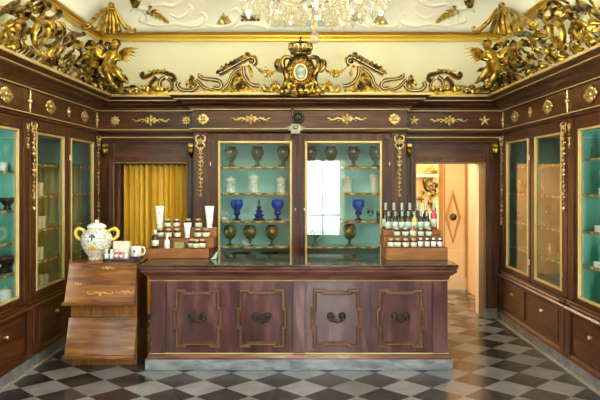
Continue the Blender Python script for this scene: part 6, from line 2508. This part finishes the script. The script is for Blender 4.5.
canopy(False, 'gilded ribbed canopy in the cove corner above the cherub by the curtained doorway')
canopy(True, 'gilded ribbed canopy in the cove corner above the cherub by the open doorway')


# ================================================================ FRIEZE MOUNTS
def mount(kind, T, c, sc, label, grp):
    b = MB()
    b.T = T
    if kind == 'rosette':
        flower(b, c, 0.062 * sc, 0.012, 8)
        b.ell((c[0], c[1], 0.006), (0.045 * sc, 0.045 * sc, 0.01), 12, 5)
    elif kind == 'star':
        for k in range(5):
            a = PI / 2 + 2 * PI * k / 5
            b.ell((c[0] + 0.035 * sc * math.cos(a), c[1] + 0.035 * sc * math.sin(a), 0.01), (0.036 * sc, 0.016 * sc, 0.014), 8, 5, (0, 0, a))
        b.ell((c[0], c[1], 0.016), (0.018 * sc, 0.018 * sc, 0.016), 8, 5)
    elif kind == 'quatrefoil':
        for k in range(4):
            a = PI / 2 * k
            b.ell((c[0] + 0.042 * sc * math.cos(a), c[1] + 0.042 * sc * math.sin(a), 0.012), (0.032 * sc, 0.031 * sc, 0.014), 8, 5, (0, 0, a))
            a += PI / 4
            b.ell((c[0] + 0.044 * sc * math.cos(a), c[1] + 0.044 * sc * math.sin(a), 0.01), (0.022 * sc, 0.02 * sc, 0.01), 8, 5, (0, 0, a))
        b.ell((c[0], c[1], 0.018), (0.022 * sc, 0.022 * sc, 0.018), 8, 5)
    elif kind == 'oval':
        b.ell((c[0], c[1], 0.01), (0.03 * sc, 0.052 * sc, 0.012), 12, 6)
        b.ell((c[0], c[1], 0.02), (0.016 * sc, 0.032 * sc, 0.012), 10, 5)
        for sg in (-1, 1):
            b.ell((c[0], c[1] + sg * 0.05 * sc, 0.012), (0.014 * sc, 0.014 * sc, 0.012), 8, 5)
    elif kind == 'spindle':
        for sg in (-1, 1):
            b.ell((c[0], c[1] + sg * 0.045 * sc, 0.01), (0.016 * sc, 0.05 * sc, 0.012), 8, 5)
            b.ell((c[0], c[1] + sg * 0.088 * sc, 0.01), (0.009 * sc, 0.016 * sc, 0.009), 8, 5)
        for sg in (-1, 1):
            b.ell((c[0] + sg * 0.022 * sc, c[1], 0.01), (0.022 * sc, 0.016 * sc, 0.012), 8, 5)
        b.ell((c[0], c[1], 0.016), (0.018 * sc, 0.022 * sc, 0.016), 8, 5)
    elif kind == 'spray':
        flower(b, c, 0.07 * sc, 0.014, 6, 0.5)
        for sg in (-1, 1):
            b.ell((c[0] + sg * 0.06 * sc, c[1], 0.01), (0.034 * sc, 0.018 * sc, 0.012), 8, 5)
            scroll(b, [(c[0] + sg * q[0] * sc, c[1] + q[1] * sc) for q in catmull([(0.07, 0.0), (0.11, 0.016), (0.145, -0.004), (0.18, -0.008), (0.215, 0.012), (0.235, 0.008)], 4)], 0.013 * sc, 0.008, 0.4, 0.004, 6)
            for j in range(3):
                b.ell((c[0] + sg * (0.10 + 0.045 * j) * sc, c[1] + 0.014 * sc * (1 if j % 2 else -1), 0.008), (0.018 * sc, 0.008 * sc, 0.008), 6, 4, (0, 0, sg * (0.5 if j % 2 else -0.5)))
    og = T(c[0], c[1], 0)
    o = b.build('frieze_mount', 'gold_pale', origin=og)
    return tag(o, label, 'gilt mount', grp)


GF = 'gilt bronze mounts on the frieze'
ZF = 2.431
TBd, TBc = frame_back(Y_FR - 0.003), frame_back(Y_CE - 0.003)


def bx_(px, Y):
    return (px - CX) * Y / FPX


for px, kd, lab in ((115, 'rosette', 'gilt rosette at the corner end of the frieze over the curtained doorway'), (151, 'spray', 'long gilt flower spray in the middle of the frieze over the curtained doorway'),
                    (186.5, 'rosette', 'gilt rosette at the cabinet end of the frieze over the curtained doorway'), (414, 'star', 'gilt five-petal star at the cabinet end of the frieze over the open doorway'),
                    (449.5, 'spray', 'long gilt flower spray in the middle of the frieze over the open doorway'), (484.5, 'star', 'gilt five-petal star at the corner end of the frieze over the open doorway')):
    mount(kd, TBd, (bx_(px, Y_FR), ZF), 1.0, lab, GF)
for px, kd, lab in ((203, 'quatrefoil', 'gilt quatrefoil on the frieze above the middle cabinet pilaster on the curtain side'), (251, 'spray', 'long gilt flower spray on the frieze between the dark boss and the curtain-side pilaster'),
                    (347, 'spray', 'long gilt flower spray on the frieze between the dark boss and the open-doorway pilaster'), (394.5, 'quatrefoil', 'gilt quatrefoil on the frieze above the middle cabinet pilaster on the open-doorway side')):
    mount(kd, TBc, (bx_(px, Y_CE), ZF), 1.0 if kd == 'spray' else 1.05, lab, GF)
for s in (-1, 1):
    T = frame_side(s, FACE - 0.003)
    w = 'curtain' if s < 0 else 'open-doorway'
    for y, kd, sc, lab in ((8.0 - 0.02, 'spindle', 0.95, 'gilt spindle drop at the far corner of the side frieze, %s side' % w),
                           (7.53, 'quatrefoil', 1.0, 'gilt quatrefoil nearest the far corner of the side frieze, %s side' % w),
                           (7.02, 'oval', 0.85, 'small gilt oval between two quatrefoils of the side frieze, %s side' % w),
                           (6.52, 'quatrefoil', 1.05, 'gilt quatrefoil next to the pilaster spindle of the side frieze, %s side' % w),
                           (6.03, 'spindle', 1.05, 'gilt spindle drop above the side pilaster, %s side' % w),
                           (5.54, 'quatrefoil', 1.05, 'gilt quatrefoil at the picture edge of the side frieze, %s side' % w)):
        mount(kd, stretch_u(T, y, 1.0 if kd == 'spindle' else 1.75), (y, ZF), sc, lab, GF)

# dark round boss with strap and grey plaque on the middle of the frieze
bo = thing('frieze_boss', 'dark bronze ring boss hanging on a strap in the middle of the frieze', 'boss', (bx_(298, 7.8), Y_CE, ZF))
b = MB()
b.T = TBc
c = (bx_(298, 7.82), EYE + (CY - 117.5) * 7.82 / FPX)
for r, w, rr_ in ((0.058, 0.03, 0.016), (0.030, 0.036, 0.010)):
    b.tube([(c[0] + r * math.cos(2 * PI * k / 24), c[1] + r * math.sin(2 * PI * k / 24), w) for k in range(24)], rr_, 7, closed=True)
b.ell((c[0], c[1], 0.03), (0.05, 0.05, 0.02), 16, 6)
b.ell((c[0], c[1], 0.05), (0.016, 0.016, 0.014), 10, 6)
b.build('ring', 'bronze', bo)
b = MB()
b.T = TBc
b.tube(catmull([(c[0] - 0.06, c[1] + 0.10, 0.03), (c[0] - 0.07, c[1] + 0.05, 0.035), (c[0] - 0.05, c[1] + 0.01, 0.03)], 5), 0.014, 6)
b.ell((c[0] - 0.062, c[1] + 0.095, 0.035), (0.022, 0.022, 0.018))
b.build('strap', 'gold_old', bo)
pq = thing('grey_plaque', 'grey winged plaque over the centre stile below the dark boss', 'plaque', (bx_(295, 7.8), Y_CE - 0.03, 2.3))
b = MB()
b.T = frame_back(Y_CE - 0.032)
cx, cz = bx_(295.5, 7.8), EYE + (CY - 129) * 7.8 / FPX
pl = [(-0.125, 0.03), (-0.06, 0.035), (-0.045, 0.062), (0.045, 0.062), (0.06, 0.035), (0.125, 0.03), (0.085, -0.01), (0.055, -0.02), (0.06, -0.055), (-0.06, -0.055), (-0.055, -0.02), (-0.085, -0.01)]
b.prism([(cx + q[0], cz + q[1]) for q in pl][::-1], 0.0, 0.022)
b.build('plate', 'bronze_key', pq, bev=0.004)
b = MB()
b.T = frame_back(Y_CE - 0.054)
for sg in (-1, 1):
    b.ell((cx + sg * 0.085, cz + 0.018, 0.0), (0.03, 0.012, 0.01), 8, 5, (0, 0, sg * 0.3))
b.ell((cx, cz + 0.02, 0.0), (0.03, 0.03, 0.014), 10, 6)
b.build('relief', 'bronze_key', pq)


# ================================================================ COVE ORNAMENT
def cove_point(px, py):
    lo, hi = 0.0, PI / 2

    def yz(t):
        return Y_UP - RUN * (1 - math.cos(t)), COVE0 + RISE * math.sin(t)
    for _ in range(40):
        m = (lo + hi) / 2
        Y, z = yz(m)
        if CY - (z - EYE) * FPX / Y > py:
            lo = m
        else:
            hi = m
    Y, z = yz(lo)
    ty, tz = -RUN * math.sin(lo), RISE * math.cos(lo)
    L = math.hypot(ty, tz)
    return Vector(((px - CX) * Y / FPX, Y, z)), Vector((0, ty / L, tz / L))


def cove_T(px, py):
    c, tv = cove_point(px, py)
    nv = Vector((0, -tv.z, tv.y))
    return (lambda u, v, w: tuple(c + Vector((u, 0, 0)) + tv * v + nv * w)), c


def cove_piece(name, px, py, fn, mat, label, cat, grp=None):
    b = MB()
    b.T, c = cove_T(px, py)
    fn(b)
    o = b.build(name, mat, origin=c)
    tag(o, label, cat, grp)


def trefoil(b):
    for a in (PI / 2, PI / 2 + 2.2, PI / 2 - 2.2):
        leaf(b, (0, 0), a, 0.10, 0.034, 0.3, 0.006, 0.02, 2)
    flower(b, (0, 0), 0.03, 0.02, 5)
    b.mat = 1
    b.prism([(-0.11, -0.055), (0.11, -0.055), (0.0, 0.12)], -0.004, 0.004)
    b.mat = 0


def shellp(b):
    for k in range(7):
        a = PI / 2 + (k - 3) * 0.42
        leaf(b, (0, -0.03), a, 0.10 + 0.02 * abs(k - 3), 0.022, 0.1 * (3 - k), 0.005, 0.03, 2)
    for k in range(5):
        b.ell((0.05 * (k - 2), -0.03, 0.012), (0.022, 0.018, 0.016), 8, 5)


def sprig_of(sg):
    def f(b):
        for k in range(5):
            leaf(b, (sg * (-0.12 + 0.05 * k), 0.06 - 0.025 * k), (0.9 - 0.35 * k) if sg > 0 else PI - (0.9 - 0.35 * k), 0.12, 0.028, -0.7 * sg, 0.006, 0.02, 2)
            leaf(b, (sg * (-0.12 + 0.05 * k), 0.06 - 0.025 * k), (-1.4 + 0.1 * k) if sg > 0 else PI + 1.4 - 0.1 * k, 0.07, 0.024, 0.7 * sg, 0.006, 0.02, 2)
    return f


def dark_leaf(sg):
    def f(b):
        for k in range(3):
            leaf(b, (sg * -0.05, 0.03 * k - 0.03), (0.3 + 0.2 * k) if sg > 0 else PI - 0.3 - 0.2 * k, 0.17, 0.04, 0.6 * sg, 0.004, 0.03, 3)
    return f


for sg, w, ff in ((1, 'curtain', lambda p: p), (-1, 'open-doorway', lambda p: MIR + 2 - p)):
    cove_piece('trefoil', ff(224.5), 20, trefoil, ['gold', 'bronze_key'], 'small gilt trefoil on a triangular ground in the cove, %s side of the chandelier' % w, 'ceiling ornament')
    cove_piece('shell_ornament', ff(250.5), 17.5, shellp, 'gold_old', 'dark gilt shell in the cove beside the chandelier, %s side' % w, 'ceiling ornament')
    cove_piece('leaf_sprig', ff(157), 15, sprig_of(sg), 'gold', 'gilt leaf sprig in the cove between the corner canopy and trefoil, %s side' % w, 'ceiling ornament')
    cove_piece('leaf_ornament', ff(135.5), 4, dark_leaf(sg), 'gold_old', 'dark gilt leaf at the top of the cove near the corner canopy, %s side' % w, 'ceiling ornament')


def relief_path(px_list, r):
    P = []
    for px, py in catmull(px_list, 6):
        c, tv = cove_point(px, py)
        P.append(c)
    return P


st = thing('stucco_relief', 'white stucco scrollwork and fields spread over the cove', 'stucco', (XC, 8.3, 3.8))
st['kind'] = 'structure'
lines = [[(143, 12), (148, 17), (146, 22), (140, 21), (141, 16)], [(146, 24), (160, 26), (176, 24), (188, 26), (200, 24), (206, 18), (202, 13), (196, 15)],
         [(206, 25), (216, 27), (226, 26), (236, 22), (240, 14), (236, 9), (230, 12)], [(150, 8), (160, 4), (172, 6), (182, 2), (190, -3)],
         [(236, 27), (246, 24), (258, 25), (268, 28)], [(262, 20), (266, 12), (262, 6), (256, 8)], [(130, 12), (136, 8), (146, 9), (152, 3)],
         [(170, 14), (178, 18), (186, 15), (192, 8), (188, 4)]]
for l in lines:
    for f in (lambda p: p, lambda p: MIR + 2 - p):
        b = MB()
        P = relief_path([(f(a), c) for a, c in l], 0)
        n = len(P)
        b.tube(P, [0.012 + 0.016 * math.sin(PI * i / (n - 1)) for i in range(n)], 6)
        b.build('scroll', 'stucco', st)


def field(poly, mat, w=0.004):
    b = MB()
    vs, fs = [], []
    xs = [p[0] for p in poly]
    x0, x1 = min(xs), max(xs)
    n, m = 24, 6
    for off in (0, w):
        for i in range(n + 1):
            px = x0 + (x1 - x0) * i / n
            ys = []
            for k in range(len(poly)):
                a, c = poly[k], poly[(k + 1) % len(poly)]
                if (a[0] - px) * (c[0] - px) <= 0 and a[0] != c[0]:
                    ys.append(a[1] + (c[1] - a[1]) * (px - a[0]) / (c[0] - a[0]))
            lo, hi = (min(ys), max(ys)) if ys else (poly[0][1], poly[0][1])
            for j in range(m + 1):
                c, tv = cove_point(px, lo + (hi - lo) * j / m)
                nv = Vector((0, -tv.z, tv.y))
                vs.append(c + nv * (off + 0.002))
    o = (n + 1) * (m + 1)
    for i in range(n):
        for j in range(m):
            a = i * (m + 1) + j
            fs.append((o + a, o + a + 1, o + a + m + 2, o + a + m + 1))
            fs.append((a, a + m + 1, a + m + 2, a + 1))
    b.add(vs, fs, True)
    b.build('field', mat, st)


for f in (lambda p: p, lambda p: MIR + 2 - p):
    pts = [(150, 9), (160, 6), (172, 8), (184, 4), (196, -2), (206, 4), (204, 13), (198, 20), (184, 22), (166, 22), (152, 19)]
    field([(f(a), c) for a, c in pts], 'ceiling_pink')
field([(271, 20), (333, 20), (333, 27), (271, 27)], 'ceiling_blue')

# ================================================================ CHANDELIER
HX, HY = 0.083, 5.0
ch = thing('chandelier', 'large crystal chandelier with hanging drops in front of the cove', 'chandelier', (HX, HY, COVE0 + RISE))
b = MB()
b.lathe([(0.003, 2.83), (0.006, 2.85), (0.008, 2.90), (0.016, 2.95), (0.028, 2.98), (0.02, 3.02), (0.016, 3.05), (0.05, 3.10), (0.085, 3.15), (0.06, 3.18), (0.03, 3.24), (0.028, 3.34),
         (0.05, 3.40), (0.03, 3.46), (0.022, 3.6), (0.04, 3.66), (0.02, 3.72), (0.012, 3.80), (0.010, 4.24), (0.06, 4.27), (0.075, 4.318)], (HX, HY, 0), 20)
b.build('stem', 'gold', ch)
b = MB()
b.ell((HX, HY, 2.790), (0.043, 0.043, 0.045), 12, 9)
b.sm = [False] * len(b.sm)
b.tube([(HX, HY, 2.83), (HX, HY, 2.85)], 0.008, 6)
b.build('crystal_ball', 'crystal', ch)
NA = 8
drop_proto = []


def drop_mesh(L, r):
    b = MB()
    b.lathe([(0.001, 0), (r * 0.7, -L * 0.12), (r, -L * 0.55), (r * 0.75, -L * 0.8), (0.001, -L)], (0, 0, 0), 6, False, 1.0, 0.55)
    b.ell((0, 0, 0.012), (r * 0.4, r * 0.4, 0.010), 6, 4)
    me = bpy.data.meshes.new('crystal_drop')
    me.from_pydata(b.v, [], b.f)
    me.materials.append(M['crystal'])
    return me


DM = [drop_mesh(0.12, 0.034), drop_mesh(0.15, 0.042), drop_mesh(0.085, 0.026)]


def add_drop(k, x, y, z, rot):
    o = bpy.data.objects.new('crystal_drop', DM[k])
    COL.objects.link(o)
    o.parent = ch
    o.location = (x - HX, y - HY, z - (COVE0 + RISE))
    o.rotation_euler = (0, 0, rot)


for i in range(NA):
    a = 2 * PI * (i + 0.5) / NA
    ca, sa = math.cos(a), math.sin(a)
    P = catmull([(0.05, 3.24), (0.16, 3.15), (0.30, 3.13), (0.42, 3.20), (0.50, 3.27), (0.545, 3.25), (0.53, 3.21)], 5)
    b = MB()
    b.tube([(HX + r * ca, HY + r * sa, z) for r, z in P], 0.009, 7)
    b.tube([(HX + 0.50 * ca, HY + 0.50 * sa, 3.27), (HX + 0.50 * ca, HY + 0.50 * sa, 3.30)], 0.014, 7)
    ar = b.build('arm', 'gold', ch)
    b = MB()
    b.lathe([(0.012, 3.295), (0.05, 3.305), (0.058, 3.318), (0.02, 3.315), (0.018, 3.35), (0.0, 3.35)], (HX + 0.50 * ca, HY + 0.50 * sa, 0), 14)
    b.build('drip_pan', 'crystal', ar)
    b = MB()
    b.tube([(HX + 0.50 * ca, HY + 0.50 * sa, 3.315), (HX + 0.50 * ca, HY + 0.50 * sa, 3.42)], 0.012, 8)
    b.build('candle', 'candle', ar)
    b = MB()
    b.lathe([(0.006, 3.42), (0.014, 3.44), (0.012, 3.465), (0.002, 3.495)], (HX + 0.50 * ca, HY + 0.50 * sa, 0), 8)
    b.build('bulb', 'bulb', ar)
    for j, (r, z, kk) in enumerate(((0.56, 3.13, 1), (0.50, 3.09, 0), (0.40, 3.08, 1), (0.28, 3.04, 0), (0.18, 3.02, 2))):
        add_drop(kk, HX + r * ca, HY + r * sa, z, a + j)
    a2 = 2 * PI * i / NA
    for j, (r, z, kk) in enumerate(((0.53, 3.10, 0), (0.44, 3.08, 1), (0.33, 3.03, 0), (0.22, 3.05, 1), (0.12, 2.99, 0))):
        add_drop(kk, HX + r * math.cos(a2), HY + r * math.sin(a2), z, a2 + j)
    # bead garland from arm to arm
    b = MB()
    an = 2 * PI * (i + 1.5) / NA
    p0 = Vector((HX + 0.54 * ca, HY + 0.54 * sa, 3.20))
    p1 = Vector((HX + 0.54 * math.cos(an), HY + 0.54 * math.sin(an), 3.20))
    for k in range(13):
        t = k / 12
        q = p0.lerp(p1, t)
        b.ell((q.x, q.y, q.z - 0.10 * math.sin(PI * t)), (0.010, 0.010, 0.010), 6, 4)
    q0 = p0
    b.tube([(p0.lerp(p1, k / 12).x, p0.lerp(p1, k / 12).y, 3.20 - 0.10 * math.sin(PI * k / 12)) for k in range(13)], 0.002, 5)
    b.build('bead_garland', 'crystal', ch)
b = MB()
for r, z in ((0.30, 3.10), (0.18, 3.08)):
    b.tube([(HX + r * math.cos(2 * PI * k / 40), HY + r * math.sin(2 * PI * k / 40), z) for k in range(40)], 0.007, 6, closed=True)
b.build('ring', 'gold', ch)
for i in range(NA):
    a = 2 * PI * (i + 0.5) / NA
    lp = bpy.data.lights.new('candle_light', 'POINT')
    lp.energy, lp.color, lp.shadow_soft_size = 23, (1.0, 0.84, 0.56), 0.04
    lo = bpy.data.objects.new('candle_light', lp)
    COL.objects.link(lo)
    lo.location = (HX + 0.50 * math.cos(a), HY + 0.50 * math.sin(a), 3.56)

# things stand a hair above what carries them
for o in list(SC.objects):
    if o.parent is None and o.get('category') in ('jar', 'bottle', 'tube', 'urn', 'goblet', 'glassware', 'bowl', 'figurine', 'ornament', 'booklet', 'box', 'card', 'packet', 'mug', 'picture'):
        o.location.z += 0.002
    elif o.parent is None and o.get('category') in ('display riser', 'tray', 'carving', 'cherub'):
        o.location.z += 0.001
